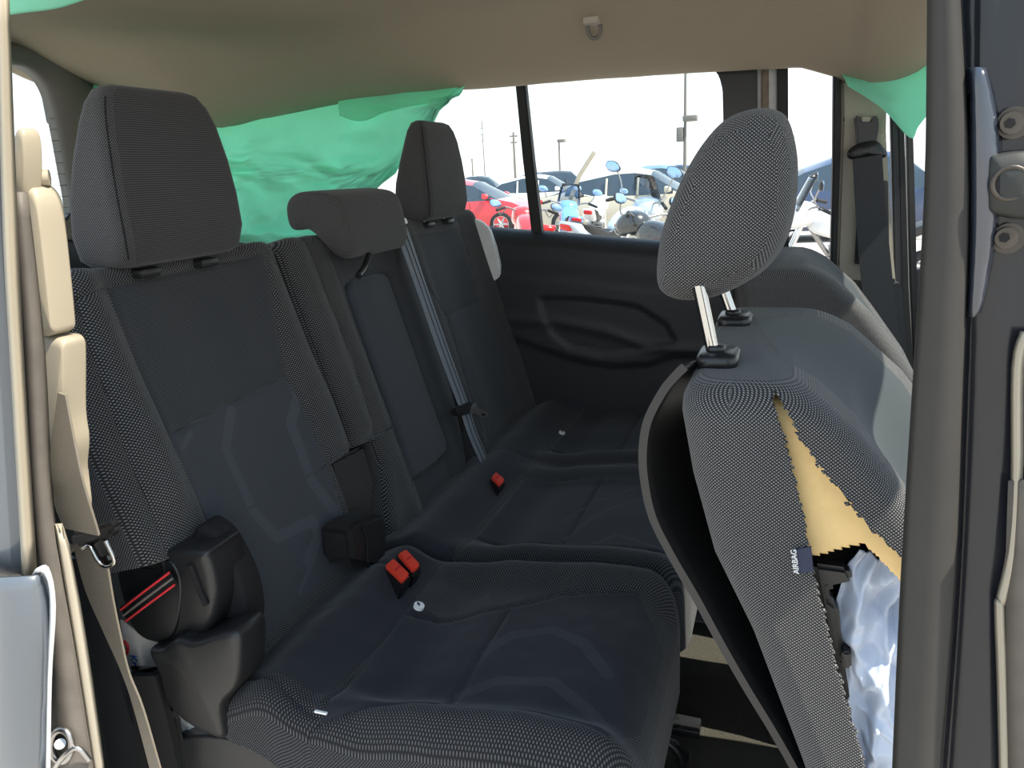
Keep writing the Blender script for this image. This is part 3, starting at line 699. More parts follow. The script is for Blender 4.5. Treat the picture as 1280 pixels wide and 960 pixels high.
# ================================================================== FRONT SEATS
rear_t = [(.5, .175), (.6, .14), (.91, .033), (1.048, -.018), (1.13, -.057), (1.213, -.079), (1.276, -.090), (1.33, -.088)]
frA = [(.5, .42), (.7, .34), (.92, .255), (1.05, .20), (1.15, .150), (1.20, .118), (1.26, .07), (1.31, .015), (1.34, .0)]
frB = [(.5, .48), (.7, .42), (.92, .34), (1.06, .27), (1.16, .20), (1.22, .155), (1.28, .09), (1.315, .035), (1.34, .01)]
TEAR = [U(x, y, Y=.70) for x, y in [(964, 494), (985, 562), (1003, 640), (1014, 700), (1037, 800), (1082, 962), (1120, 1120), (1300, 1120), (1300, 800), (1150, 722), (1132, 703), (1093, 667), (1057, 623), (1027, 587), (997, 543), (980, 507), (968, 492)]]
TEAR = [(p.x, p.z) for p in TEAR]
def fsec(z, Y0, Y1, ta, inset=0, n1=64, n2=70, n3=18):
    """one horizontal section of a front backrest as (x,y) list with tags"""
    r_ = lerp(rear_t, z)+inset; top = 1.306-inset
    yi = rnd(top-z, .035)*1.0; Y0 = Y0+yi+inset; Y1 = Y1-yi-inset
    zt = rnd(top-z, .022)
    r_ += zt*.9
    def f(y):
        t = max(0, min(1, (y-Y0)/(Y1-Y0))); a = lerp(ta, z); b_ = lerp(frB, z)
        q = a+(b_-a)*sstep(.2, .9, t)
        q -= .045*math.exp(-((t-.5)/.26)**2)*sstep(1.30, 1.15, z) + zt*.6
        return q-inset
    pts = []; rc = .03
    def corner(cx, cy, a0, k=8):
        for i in range(k+1):
            a = R(a0-90*i/k); pts.append((cx+rc*math.cos(a), cy+rc*math.sin(a)))
    fN, fF = f(Y0), f(Y1)
    rc = min(.028, (min(fN, fF)-r_)*.4)
    # start rear near, go along near side forward
    for i in range(6): a = R(180+90*i/6); pts.append((r_+rc+rc*math.cos(a), Y0+rc+rc*math.sin(a)))
    for i in range(n1): t = i/n1; pts.append((r_+rc+(fN-rc-r_-rc)*t, Y0))
    for i in range(6): a = R(270+90*i/6); pts.append((fN-rc+rc*math.cos(a), Y0+rc+rc*math.sin(a)))
    for i in range(n2): t = i/n2; y = Y0+rc+(Y1-Y0-2*rc)*t; pts.append((f(y)+(fN-f(Y0+rc))*(1-t)+(fF-f(Y1-rc))*t, y))
    for i in range(6): a = R(90*i/6); pts.append((fF-rc+rc*math.cos(a), Y1-rc+rc*math.sin(a)))
    for i in range(8): t = i/8; pts.append((fF-rc-(fF-2*rc-r_)*t, Y1))
    for i in range(6): a = R(90+90*i/6); pts.append((r_+rc+rc*math.cos(a), Y1-rc+rc*math.sin(a)))
    for i in range(n3): t = i/n3; pts.append((r_, Y1-rc-(Y1-Y0-2*rc)*t))
    return pts
def front_back(name, Y0, Y1, ta, mat, parent, torn=False, inset=0, nz=260, flt=None):
    zs = [.50+(1.306-inset-.50)*(1-(1-i/nz)**1.1) for i in range(nz+1)]
    vs, uv, at = [], [], []
    for z in zs:
        z = min(z, 1.3055-inset)
        sec = fsec(z, Y0, Y1, ta, inset); per = 0
        for i, p in enumerate(sec):
            if i: per += math.hypot(p[0]-sec[i-1][0], p[1]-sec[i-1][1])
            vs.append(V((p[0], p[1], z))); uv.append((p[0]+(p[1]-Y0)*(1 if p[0] > lerp(rear_t, z)+.045 else -1), z))
            yc = (Y0+Y1)/2
            if p[0] > lerp(rear_t, z)+.06: at.append(.14-abs(p[1]-yc-.0))
            else: at.append(-.1)
    n = len(sec); fs = []
    for j in range(nz):
        for k in range(n):
            q = (j*n+k, j*n+(k+1) % n, (j+1)*n+(k+1) % n, (j+1)*n+k)
            c = sum((vs[i] for i in q), V())/4
            if torn and c.y < Y0+.075:
                jit = .0022*noise.noise(V((c.x*260, c.z*260, 0)))
                if insd(c.x+jit, c.z+jit, TEAR) > 0: continue
            if flt and not flt(c): continue
            fs.append(q)
    if not flt: fs.append(tuple(range(nz*n, nz*n+n)))
    me = mesh(vs, fs); b = bmesh.new(); b.from_mesh(me)
    bmesh.ops.delete(b, geom=[v for v in b.verts if not v.link_faces], context='VERTS') if not flt and not torn else None
    b.to_mesh(me); b.free(); fixn(me)
    ul = me.uv_layers.new(name='UVMap')
    for l in me.loops: ul.data[l.index].uv = uv[l.vertex_index] if len(me.vertices) == len(uv) else (0, 0)
    if len(me.vertices) == len(uv):
        a_ = me.attributes.new('plain', 'FLOAT', 'POINT'); a_.data.foreach_set('value', at)
    o = link(name, me, mat, parent)
    if torn or flt:
        md = o.modifiers.new('s', 'SOLIDIFY'); md.thickness = .0025 if torn else .004; md.offset = -1
    return o
def egg(parent, yc, lab=None):
    Pn = [(940, 135), (968, 136), (986, 150), (997, 195), (996, 250), (984, 300), (960, 335), (925, 358), (890, 372), (855, 375), (830, 366), (822, 345), (826, 300), (838, 260), (856, 218), (880, 178), (908, 148)]
    base = [U(x, y, Y=.85) for x, y in Pn]
    base = [V((p.x, 0, p.z)) for p in base]
    ol = spline(base, 4, True); c = V((-.068, 0, 1.46))
    o = layers('headrest', [p+V((0, yc, 0)) for p in ol], c+V((0, yc, 0)), V((0, 1, 0)), [(-.135, .40), (-.132, .58), (-.122, .76), (-.105, .90), (-.08, .975), (-.05, 1.0), (.05, 1.0), (.08, .975), (.105, .90), (.122, .76), (.132, .58), (.135, .40)], M['fabf'], parent)
    return o
fs_ = thing('front_passenger_seat', 'torn charcoal front seat with yellow foam showing, beside the near pillar', 'car seat', (.1, .92, .45))
front_back('backrest_cover', .70, 1.16, frA, M['fabf'], fs_, torn=True)
fz = [(p.x, p.z) for p in [U(x, y, Y=.712) for x, y in [(940, 440), (980, 440), (1030, 500), (1150, 650), (1170, 760), (1130, 731), (1100, 700), (1080, 681), (1064, 683), (1040, 690), (1018, 697), (995, 690), (970, 560)]]]
front_back('foam', .70, 1.16, frA, M['foam'], fs_, inset=.014, flt=lambda c: c.y < .80 and insd(c.x, c.z, fz) > 0)
egg(fs_, .915)
def fpost(x0, y0, x1, y1, Y, sl=True, par=None, nm='headrest_post'):
    return tube(nm, [U(x0, y0, Y=Y), U(x1, y1, Y=Y)], .0068, M['chrome'], par, 16)
fpost(872, 350, 893, 448, .80, par=fs_); fpost(900, 350, 917, 398, 1.02, par=fs_)
for (x, y, Y) in ((901, 444, .80), (921, 397, 1.02)):
    p = U(x, y, Y=Y); c = V((p.x-.002, Y, p.z-.001))
    loft('post_sleeve', [(c.z-.012, c.x-.019, c.x+.019, c.y-.03, c.y+.03, .012), (c.z+.002, c.x-.021, c.x+.021, c.y-.032, c.y+.032, .014), (c.z+.006, c.x-.018, c.x+.018, c.y-.029, c.y+.029, .012)], M['plasb'], fs_)
    loft('sleeve_collar', [(c.z+.004, c.x-.013, c.x+.007, c.y-.010, c.y+.010, .009), (c.z+.012, c.x-.012, c.x+.006, c.y-.009, c.y+.009, .008)], M['plasb'], fs_)
# detached back shell: thin, bowed sheet with a pale rim
shp = [(856, 458), (842, 472), (828, 490), (810, 525), (804, 562), (806, 600), (816, 645), (838, 690), (870, 745), (900, 800), (932, 856), (965, 910), (996, 965), (1040, 1050), (1080, 1120)]
rim = spline([U(x, y, Y=.74) for x, y in shp], 4)
rows = []
for j in range(13):
    t = j/12; y = .74+.38*t; bow = 0
    rows.append([V((p.x+.05*t, y, p.z-.05*t)) for p in rim])
sheet('back_shell', rows, M['plas'], fs_, th=.004)
ribbon('shell_rim', [rim[i]+V((0, -.001, 0)) for i in range(0, len(rim), 4)], V((1, 0, .25)), .0085, M['plas'], fs_, .002)
# airbag label
lp = [U(x, y, Y=.6965) for x, y in [(995, 687), (1014, 683), (1017, 714), (998, 718)]]
lab = prism('fabric_tag', lp, V((0, .002, 0)), M['label'], fs_, .0003)
ctr = U(994, 702, Y=.6955)
upv = (U(992, 688, Y=.6955)-U(996, 718, Y=.6955)).normalized()
Rm = Matrix((upv, -V((1, 0, 0)).cross(V((0, 0, 0)))+V((-1, 0, 0)).normalized(), V((0, -1, 0)))).transposed().to_4x4()
sx = upv; sy = V((0, -1, 0)).cross(sx).normalized(); Rm = Matrix((sx, sy, V((0, -1, 0)))).transposed().to_4x4()
txt('tag_lettering', 'AIRBAG', .0072, M['white'], Matrix.Translation(ctr) @ Rm, lab)
# bracket inside the tear
prism('airbag_bracket', [U(x, y, Y=.725) for x, y in [(1016, 706), (1060, 712), (1068, 728), (1036, 735), (1038, 752), (1048, 760), (1056, 830), (1062, 870), (1070, 960), (1050, 960), (1036, 820), (1026, 760)]], V((0, .02, 0)), M['plas'], fs_, .004)
prism('bracket_clip', [U(x, y, Y=.715) for x, y in [(1052, 815), (1064, 817), (1065, 836), (1054, 837)]], V((0, .02, 0)), M['plasb'], fs_, .002)
prism('seat_frame', [U(x, y, Y=.80) for x, y in [(1000, 560), (1090, 680), (1120, 700), (1150, 960), (1060, 960)]], V((0, .015, 0)), M['plasb'], fs_, .004)
# crumpled deployed cloth
def crumple(P4, nu, nv, amp, nrm, seed, sc_=14):
    rows = []
    for j in range(nv+1):
        row = []
        for i in range(nu+1):
            u, v = i/nu, j/nv
            p = (P4[0].lerp(P4[1], u)).lerp(P4[3].lerp(P4[2], u), v)
            q = V((u*P4_w(P4), v*P4_h(P4), seed))*sc_
            q = q+V((noise.noise(q*.5), noise.noise(q*.5+V((5, 5, 5))), 0))*1.2
            n_ = (1-abs(noise.noise(q))*2)*.6+(1-abs(noise.noise(q*2.1+V((3, 1, 2))))*2)*.3+(1-abs(noise.noise(q*4.3))*2)*.12
            row.append(p+nrm*amp*n_)
        rows.append(row)
    return rows
def P4_w(P4): return (P4[1]-P4[0]).length
def P4_h(P4): return (P4[3]-P4[0]).length
rows = []
for j in range(131):
    v = j/130; row = []
    xa = lerp([(0, 1074), (.05, 1060), (.2, 1046), (.42, 1052), (.62, 1062), (1, 1084)], v)+5*noise.noise(V((v*14, 0, 3))); xb = 1215
    ya = 684+330*v
    for i in range(81):
        u = i/80; x = xa+(xb-xa)*u; y = ya+(1-v)*46*u
        q = V((u*3.2+.8*v+.5*noise.noise(V((u*3, v*4, 5))), v*2.3, 2))
        n_ = (1-abs(noise.noise(q))*3)*.5+(1-abs(noise.noise(q*2.3+V((3, 1, 2))))*3)*.32+(1-abs(noise.noise(q*5.1))*2)*.08
        d = noise.noise(V((u*2.5-v*3, v*3.1, 8))); n_ += .35*(1-min(1, abs(d)*7))
        p = U(x, y, Y=.745-.02*v); row.append(p+V((.004*noise.noise(q*3), -1, .0)).normalized()*.030*(n_-.2)*min(1, .25+u*5))
    rows.append(row)
sheet('airbag', rows, M['abag'], fs_, th=.001)
# seat base cushion (mostly hidden)
slab('cushion', (V((.62, 0, .78)), V((0, 1, 0)), V((1, 0, 0)), V((0, 0, 1))), .70, 1.18, -.30, .30, lambda y, x: .03*math.exp(-((y-.73)/.04)**2)+.03*math.exp(-((y-1.15)/.04)**2), (.03, .03, .03, .06), .18, M['fabf'], fs_, nu=30, nv=30)
box('seat_base', (.38, .76, .44), (.88, 1.12, .62), M['plasb'], fs_)
box('inner_sun_blocker', (.06, 1.165, .46), (.70, 1.23, .86), M['plas'], fs_, .01)  # added unseen box that narrows a sun stripe on the floor
ds = thing('driver_seat', 'charcoal driver seat beyond the torn one, in front of the far pillar', 'car seat', (.1, 1.77, .45))
front_back('backrest', 1.56, 2.02, frB, M['fabf'], ds, nz=90)
egg(ds, 1.79)
for yy in (1.68, 1.90): tube('headrest_post', [V((-.085, yy, 1.36)), V((-.06, yy, 1.30))], .0068, M['chrome'], ds, 12)
slab('cushion', (V((.62, 0, .78)), V((0, 1, 0)), V((1, 0, 0)), V((0, 0, 1))), 1.53, 2.02, -.30, .30, lambda y, x: .03*math.exp(-((y-1.60)/.04)**2)+.03*math.exp(-((y-1.98)/.04)**2), (.03, .03, .03, .06), .18, M['fabf'], ds, nu=30, nv=30)
box('seat_base', (.38, 1.6, .44), (.88, 1.98, .62), M['plasb'], ds)

cs_ = thing('console_sun_blocker', 'low dark box added between the two front seats to shape the sun stripes', 'console', (.4, 1.37, .45))
box('body', (.0, 1.276, .455), (.9, 1.475, .80), M['plas'], cs_, .015)  # console box added to cut the sunlight on the floor into stripes
box('lid', (.03, 1.282, .80), (.40, 1.467, .83), M['plasb'], cs_, .01)
dsh = box('trim_12', (.92, .62, .55), (1.30, 2.18, 1.13), M['panel'], kind='structure', bev=.04)
fdr = box('door_1', (.36, .50, .35), (1.3, .56, 1.22), M['paint'], kind='structure', bev=.015)
# ================================================================== BELT ON FAR PILLAR
fbt = thing('front_seat_belt', 'black seat belt hanging from its guide on the far pillar', 'seat belt', tuple(U(1085, 180, Y=2.04)))
sidebar('height_adjuster', [(1068, 146), (1075, 143), (1078, 150), (1088, 150), (1094, 143), (1098, 146), (1099, 160), (1094, 185), (1090, 190), (1076, 190), (1072, 182), (1070, 162)], 2.045, .03, M['plasb'], fbt, .004)
sidebar('adjuster_button', [(1077, 146), (1088, 146), (1088, 152), (1077, 152)], 2.04, .01, M['beige'], fbt, .002)
dr = spline([U(x, y, Y=2.035) for x, y in [(1072, 180), (1094, 176), (1104, 184), (1109, 194), (1100, 198), (1085, 196), (1070, 200), (1060, 197), (1060, 189)]], 5, True)
layers('belt_guide', dr, U(1084, 189, Y=2.035), V((0, 1, 0)), [(-.006, .8), (-.002, 1), (.008, 1), (.012, .85)], M['plasb'], fbt)
bx = spline([U(x, y, Y=2.02) for x, y in [(1084, 196), (1088, 260), (1094, 330), (1102, 400), (1113, 470), (1125, 560)]], 4)
ribbon('webbing', [bx[i] for i in range(0, len(bx), 4)], V((1, 0, 0)), [.062, .064, .068, .066, .06, .06], M['webd'], fbt)

# ================================================================== CURTAIN AIRBAGS
def airbag(name, top, bot, Yt, Yb, label, seed, nv=40, amp=.02, sub=8, mat='green'):
    T_ = spline([V((x, y, 0)) for x, y in top], sub); B_ = spline([V((x, y, 0)) for x, y in bot], sub)
    rows = []
    for j in range(nv+1):
        v = j/nv; row = []
        for i, (a, c) in enumerate(zip(T_, B_)):
            Y = Yt+(Yb-Yt)*v; q = a.lerp(c, v); p = U(q.x, q.y, Y=Y)
            w_ = V((p.x*4.0+seed, p.z*9, seed)); w_ = w_+V((0, 1, 0))*noise.noise(w_*.6)*1.5
            n_ = (.5-abs(noise.noise(w_)))*1.0+(.5-abs(noise.noise(w_*2.3)))*.5+noise.noise(w_*6)*.12
            edge = math.sin(math.pi*min(1, v*1.6)*.5)
            row.append(p+V((0, -amp*2*n_*edge, amp*.25*n_*edge)))
        rows.append(row)
    o = sheet(name, rows, M[mat], th=.0012); return tag(o, label, 'airbag')
airbag('curtain_airbag', [(120, 92), (200, 110), (280, 148), (330, 140), (425, 122), (470, 108), (530, 100), (600, 98)],
       [(132, 122), (200, 230), (276, 285), (300, 300), (345, 306), (400, 298), (478, 244), (562, 138)], 2.075, 2.03, 'mint green deployed airbag draped behind the rear headrests', 1.3, amp=.042, nv=70)
airbag('folded_airbag', [(424, 118), (460, 105), (520, 100), (585, 98)], [(428, 146), (455, 152), (500, 136), (560, 130)], 2.055, 2.045, 'mint green airbag fold tucked under the headliner edge above the far rear headrest', 5.3, amp=.012, nv=20)
airbag('airbag_corner', [(1052, 92), (1080, 98), (1110, 98), (1140, 88), (1172, 62)], [(1060, 108), (1104, 138), (1137, 173), (1148, 158), (1172, 128)], 2.03, 2.0, 'pointed mint green airbag corner hanging above the far pillar belt', 9.1, amp=.008, nv=24)
nb = []
airbag('near_airbag', [(-60, -30), (20, -30), (90, -25), (150, -30)], [(-60, 30), (8, 21), (80, 11), (140, -8)], .64, .66, 'sliver of mint green airbag at the roof edge over the near rear seat', 3.3, amp=.004, nv=12)

# ================================================================== NEAR REAR PILLAR AND JAMB (left of picture)
jb = bpy.data.objects.new('trim_6', None); C.objects.link(jb); jb['kind'] = 'structure'
def strip(name, cols, mat, parent, sub=4, th=.004):
    """cols: list of columns, each a list of (x,y,Y) from top to bottom"""
    cs = [spline([U(x, y, Y=Yv) for x, y, Yv in c], sub) for c in cols]
    return sheet(name, [list(r_) for r_ in zip(*cs)], mat, parent, th=th)
ys = (-40, 300, 480, 715)
strip('outer_panel', [[(-120, y, .50) for y in ys], [(-40, y, .50) for y in ys], [(-4, -40, .51), (6, 300, .51), (16, 480, .51), (30, 730, .51)]], M['silverp'], jb)
strip('panel_highlight', [[(-5, -40, .512), (5, 300, .512), (15, 480, .512), (29, 728, .512)], [(2, -40, .50), (12, 300, .50), (22, 480, .50), (36, 722, .50)], [(7, -40, .52), (20, 300, .52), (29, 480, .52), (44, 716, .52)]], M['cream'], jb)  # cream strip painting the bright highlight line where the panel turns
strip('lower_quarter', [[(-120, 720, .49), (-120, 840, .49), (-120, 980, .49)], [(0, 722, .485), (0, 840, .48), (0, 980, .48)], [(40, 720, .49), (46, 820, .485), (36, 980, .485)], [(58, 715, .51), (66, 770, .505), (58, 980, .50)]], M['silverp'], jb)
strip('corner_highlight', [[(40, 718, .50), (56, 716, .499), (64, 750, .499), (60, 850, .499), (58, 980, .499)], [(44, 712, .498), (59, 710, .497), (68, 758, .497), (63, 850, .497), (61, 980, .497)]], M['white'], jb, th=.003)  # white strip painted as the highlight on the lower corner
strip('door_jamb', [[(19, 240, .535), (30, 420, .535), (44, 700, .535), (60, 830, .53), (62, 990, .53)], [(28, 240, .54), (46, 420, .54), (58, 620, .54), (92, 830, .535), (118, 990, .535)], [(32, 240, .57), (54, 440, .57), (66, 640, .57), (98, 830, .57), (122, 990, .57)]], M['brownj'], jb)
strip('seal_strip', [[(66, 655, .56), (90, 800, .56), (118, 990, .56)], [(76, 655, .552), (100, 800, .552), (129, 990, .552)], [(84, 680, .565), (106, 800, .565), (133, 990, .565)]], M['beige'], jb)
# latch ring low on the jamb
lr = [U(77+13*math.cos(a), 932+20*math.sin(a), Y=.525) for a in [2*math.pi*k/16 for k in range(17)]]
tube('latch_ring', lr, .004, M['steel'], jb, 8)
tube('latch_bolt', [U(75, 930, Y=.53), U(75, 930, Y=.52)], .006, M['steel'], jb, 12)
tube('latch_wire', [U(66, 965, Y=.525), U(80, 945, Y=.52), U(97, 935, Y=.525), U(112, 950, Y=.53)], .003, M['steel'], jb, 8, smooth_path=4)
# cream trim pieces
blob('upper_pillar_trim', [(20, 236), (30, 232), (44, 248), (52, 300), (63, 400), (62, 418), (44, 419), (34, 380), (26, 310)], .575, .03, M['cream'], jb, .007)
blob('belt_exit_trim', [(40, 426), (60, 423), (75, 427), (78, 445), (79, 520), (84, 560), (82, 600), (88, 650), (74, 655), (58, 600), (48, 520)], .580, .03, M['cream'], jb, .007)
sidebar('trim_slot', [(52, 518), (56, 520), (68, 592), (63, 592)], .578, .004, M['plasb'], jb, .001)
sidebar('trim_clip', [(47, 519), (54, 519), (55, 529), (48, 529)], .575, .006, M['white'], jb, .001)
tube('belt_anchor', [U(28, 222, Y=.585), U(62, 222, Y=.60)], .008, M['cream'], jb, 14)
blob('anchor_cap', [(16, 168), (26, 165), (30, 200), (28, 245), (20, 262), (12, 240)], .57, .02, M['cream'], jb, .006)
# lower interior side trim
sidebar('side_panel', [(74, 690), (118, 690), (138, 760), (152, 842), (170, 900), (200, 960), (216, 1010), (140, 1010), (110, 840)], .70, .02, M['panel'], jb, .01)
sidebar('quarter_panel', [(150, 838), (198, 838), (216, 900), (240, 1010), (170, 1010), (160, 900)], .69, .02, M['plas'], jb, .01)
blob('sill_step', [(200, 945), (240, 920), (320, 935), (380, 1000), (200, 1010)], .70, .05, M['plas'], jb, .01)
# near belt
nbt = thing('rear_seat_belt', 'dusty brown seat belt with metal tongue hanging from the near rear pillar', 'seat belt', tuple(U(110, 660, Y=.6)))
ribbon('webbing', [U(78, 492, Y=.570), U(84, 600, Y=.572), U(102, 664, Y=.585)], V((1, 0, .25)), [.010, .046, .047], M['webb'], nbt)
lowb = [U(112, 684, Y=.61), U(124, 740, Y=.62), U(140, 790, Y=.63), U(157, 840, Y=.64), U(175, 890, Y=.65), U(205, 1000, Y=.66)]
ribbon('lower_webbing', lowb, V((1, 0, .2)), [.046, .040, .026, .012, .016, .020], M['webb'], nbt)
sidebar('tongue_grip', [(84, 668), (128, 657), (138, 653), (141, 663), (138, 672), (120, 680), (90, 686)], .595, .018, M['plasb'], nbt, .005)
tube('tongue_end', [U(90, 686, Y=.60), U(78, 682, Y=.60), U(70, 668, Y=.60), U(70, 660, Y=.60)], [.005, .006], M['steel'], nbt, 10, smooth_path=4)
tg = [U(x, y, Y=.595) for x, y in [(104, 685), (112, 683), (122, 700), (131, 708), (140, 706), (143, 700), (136, 684), (132, 676)]]
tube('tongue_frame', tg, .0028, M['chrome'], nbt, 8, smooth_path=4)
sidebar('tongue', [(108, 682), (128, 672), (140, 700), (138, 706), (128, 709), (118, 696)], .598, .004, M['plasb'], nbt, .002)
sidebar('tongue_hole', [(125, 698), (134, 694), (138, 701), (129, 705)], .594, .002, M['chrome'], nbt, .001)
# paper carton scrap
pp = thing('printed_paper', 'white printed paper with red ring tucked behind the near seat hinge', 'paper', tuple(U(170, 805, Y=.76)))
sidebar('sheet', [(150, 775), (170, 790), (205, 800), (200, 838), (160, 842), (152, 815)], .735, .003, M['paper'], pp, .0005)
rg = [U(153+7*math.cos(a), 811+9*math.sin(a), Y=.7335) for a in [R(-110+22*k) for k in range(11)]]
tube('red_ring', rg, .0022, M['redw'], pp, 6)
kx = (U(186, 834, Y=.733)-U(166, 826, Y=.733)); kx = (U(172, 842, Y=.733)-U(166, 818, Y=.733)).normalized(); ky = V((0, -1, 0)).cross(kx).normalized()
txt('blue_lettering', 'Kro', .017, M['blue'], Matrix.Translation(U(168, 829, Y=.7325)) @ Matrix((kx, ky, V((0, -1, 0)))).transposed().to_4x4(), pp)
# clear plastic scrap under the hinge cover
o = sheet('plastic_bag', crumple([U(205, 880, Y=.73), U(250, 890, Y=.73), U(255, 918, Y=.73), U(215, 912, Y=.73)], 24, 18, .012, V((0, -1, 0)), 7, 60), M['paper'], th=.0006)
tag(o, 'scrap of crumpled pale plastic under the near seat hinge cover', 'plastic scrap')
# things on the floor between the seats
o = sheet('clear_wrapper', crumple([U(812, 884, Z=.47), U(845, 890, Z=.47), U(852, 915, Z=.47), U(815, 912, Z=.47)], 26, 20, .012, V((0, 0, 1)), 4, 50), M['glass'], th=.0006)
tag(o, 'clear plastic wrapper on the carpet in front of the near cushion', 'wrapper')
fr_ = thing('floor_anchor', 'black curved metal floor anchor on the carpet before the near cushion', 'anchor', tuple(U(825, 930, Z=.46)))
for k, (dx, rr_) in enumerate(((0, .05), (.02, .032))):
    c = U(818, 950, Z=.47)
    tube('hoop', [c+V((dx+rr_*math.cos(R(a)), k*.015, .0+rr_*math.sin(R(a)))) for a in range(0, 181, 15)], .008, M['plasb'], fr_, 10)
box('foot_plate', c+V((-.06, -.03, -.02)), c+V((.09, .04, -.012)), M['plasb'], fr_, .004)

# ================================================================== NEAR CENTRE PILLAR (right of picture)
pl_ = bpy.data.objects.new('trim_7', None); C.objects.link(pl_); pl_['kind'] = 'structure'
yy = (-60, 0, 240, 480, 720, 960, 1020)
def col(xs, Y): return [(x, y, Y) for x, y in zip(xs, yy)]
E0 = (1165, 1164, 1160, 1145, 1130, 1119, 1117); E1 = (1172, 1171, 1167, 1152, 1137, 1126, 1124)
E2 = (1194, 1193, 1204, 1197, 1188, 1170, 1167); E2b = (1198, 1197, 1208, 1200, 1191, 1173, 1170)
strip('inner_return', [col(E0, .56), col(E0, .505)], M['paintg'], pl_)
strip('satin_edge', [col(E0, .505), col(E1, .50), col([ (a+b)/2 for a, b in zip(E1, E2)], .497), col(E2, .50), col(E2b, .508)], M['paintg'], pl_)
E3 = (1225, 1224, 1218, 1214, 1204, 1188, 1185); E4 = (1232, 1232, 1224, 1224, 1212, 1200, 1198)
strip('painted_channel', [col(E2b, .508), col([x+4 for x in E2b], .516), col(E3, .518), col(E4, .505), col([1244, 1246, 1262, 1262, 1240, 1238, 1236], .512), col([1290]*7, .512), col([1340]*7, .50), col([1420]*7, .50)], M['paint'], pl_)
bl = [(1216, -20), (1222, 40), (1228, 85), (1246, 125), (1247, 180), (1238, 220), (1240, 270), (1238, 320), (1224, 360), (1212, 400), (1212, 300), (1218, 150)]
strip('reflection_bulge', [[(1214, 84, .508), (1212, 200, .508), (1212, 300, .508), (1210, 396, .508)], [(1222, 84, .500), (1226, 200, .499), (1226, 300, .499), (1218, 396, .502)], [(1228, 86, .503), (1242, 170, .502), (1238, 290, .502), (1222, 390, .505)], [(1232, 88, .512), (1250, 170, .512), (1245, 300, .512), (1226, 392, .512)]], M['refl_bulge'], pl_)  # raised strip shaped and coloured to stand in for a paint reflection
strip('flange_highlight', [[(1280, 415, .507), (1269, 460, .507), (1268, 600, .507), (1262, 690, .507), (1250, 745, .507), (1247, 760, .507), (1250, 850, .507), (1254, 1020, .507)], [(1283, 415, .502), (1271.5, 460, .502), (1270.5, 600, .502), (1264.5, 692, .502), (1252.5, 746, .502), (1249.5, 761, .502), (1252.5, 850, .502), (1256.5, 1020, .502)], [(1287, 415, .507), (1275, 460, .507), (1274, 600, .507), (1268, 696, .507), (1256, 750, .507), (1253, 764, .507), (1256, 850, .507), (1260, 1020, .507)]], M['cream'], pl_)  # thin cream strip standing in for the highlight along the pillar flange
strip('rear_door_edge', [[(1262, 600, .506), (1258, 760, .506), (1262, 1020, .506)], [(1330, 600, .49), (1330, 760, .49), (1330, 1020, .49)]], M['brownj'], pl_)
lt = thing('door_latch', 'black oval latch plate with two round bolts on the near pillar', 'latch', tuple(U(1262, 230, Y=.50)))
ol = spline([U(x, y, Y=.505) for x, y in [(1232, 200), (1240, 192), (1290, 190), (1300, 230), (1290, 272), (1240, 268), (1231, 258), (1230, 228)]], 4, True)
layers('latch_plate', ol, U(1262, 230, Y=.505), V((0, 1, 0)), [(-.008, .86), (-.005, .97), (.0, 1), (.01, 1)], M['rubber'], lt)
def disc(name, x, y, Y, r, d, mat, par, n=24): 
    p = U(x, y, Y=Y); return tube(name, [p, p+V((0, -d, 0))], r, mat, par, n)
def ring(name, x, y, Y, r, rt, mat, par):
    p = U(x, y, Y=Y); return tube(name, [p+V((r*math.cos(a), 0, r*math.sin(a))) for a in [2*math.pi*k/24 for k in range(25)]], rt, mat, par, 8)
disc('latch_hole', 1263, 229, .4965, .0075, .001, M['felt'], lt)
ring('hole_rim', 1263, 229, .496, .0085, .0014, M['bolt'], lt)
for (x, y) in ((1264, 154), (1257, 297)):
    b_ = disc('bolt', x, y, .510, .0085, .006, M['bolt'], lt); disc('bolt_head', x-1, y, .504, .0058, .004, M['bolt'], b_, 18); disc('bolt_socket', x-1.5, y, .4995, .0028, .0004, M['felt'], b_, 6)
box('trim_8', (-1.0, .565, 1.835), (.5, .63, 1.99), M['paint'], None, .01, kind='structure')

# ================================================================== OUTSIDE
def paint(name, c): return plain(name, c, .25, coat=1, scale=2, var=.05)
CARGL = plain('dark car glass', (.03, .045, .06), .05, spec=.8)
TYRE = plain('tyre', (.02, .02, .02), .8); RIM = plain('alloy rim', (.5, .5, .52), .3, .8)
PLG = plain('clear lamp', (.7, .72, .75), .1); RED = plain('tail lamp red', (.6, .02, .02), .2)
def wheel(parent, x, y, r, wdt=.2, side=-1):
    vs, fs = [], []; n = 28; prof = [(r*.66, -wdt/2), (r*.92, -wdt/2), (r, -wdt*.35), (r, wdt*.35), (r*.92, wdt/2), (r*.66, wdt/2)]
    for k in range(n):
        a = 2*math.pi*k/n
        for q, d in prof: vs.append(V((x+q*math.cos(a), y+d, r+q*math.sin(a))))
    m_ = len(prof)
    for k in range(n):
        for i in range(m_-1): fs.append((k*m_+i, k*m_+i+1, ((k+1) % n)*m_+i+1, ((k+1) % n)*m_+i))
    me = mesh(vs, fs); fixn(me); t = link('wheel', me, TYRE, parent)
    for k in range(6):
        a = 2*math.pi*k/6; d = V((math.cos(a), 0, math.sin(a))); c = V((x, y+side*wdt*.38, r))
        tube('spoke', [c, c+d*r*.66], [.035, .02], RIM, t, 6)
    tube('rim', [V((x+r*.66*math.cos(2*math.pi*k/24), y+side*wdt*.4, r+r*.66*math.sin(2*math.pi*k/24))) for k in range(25)], .018, RIM, t, 6)
    return t
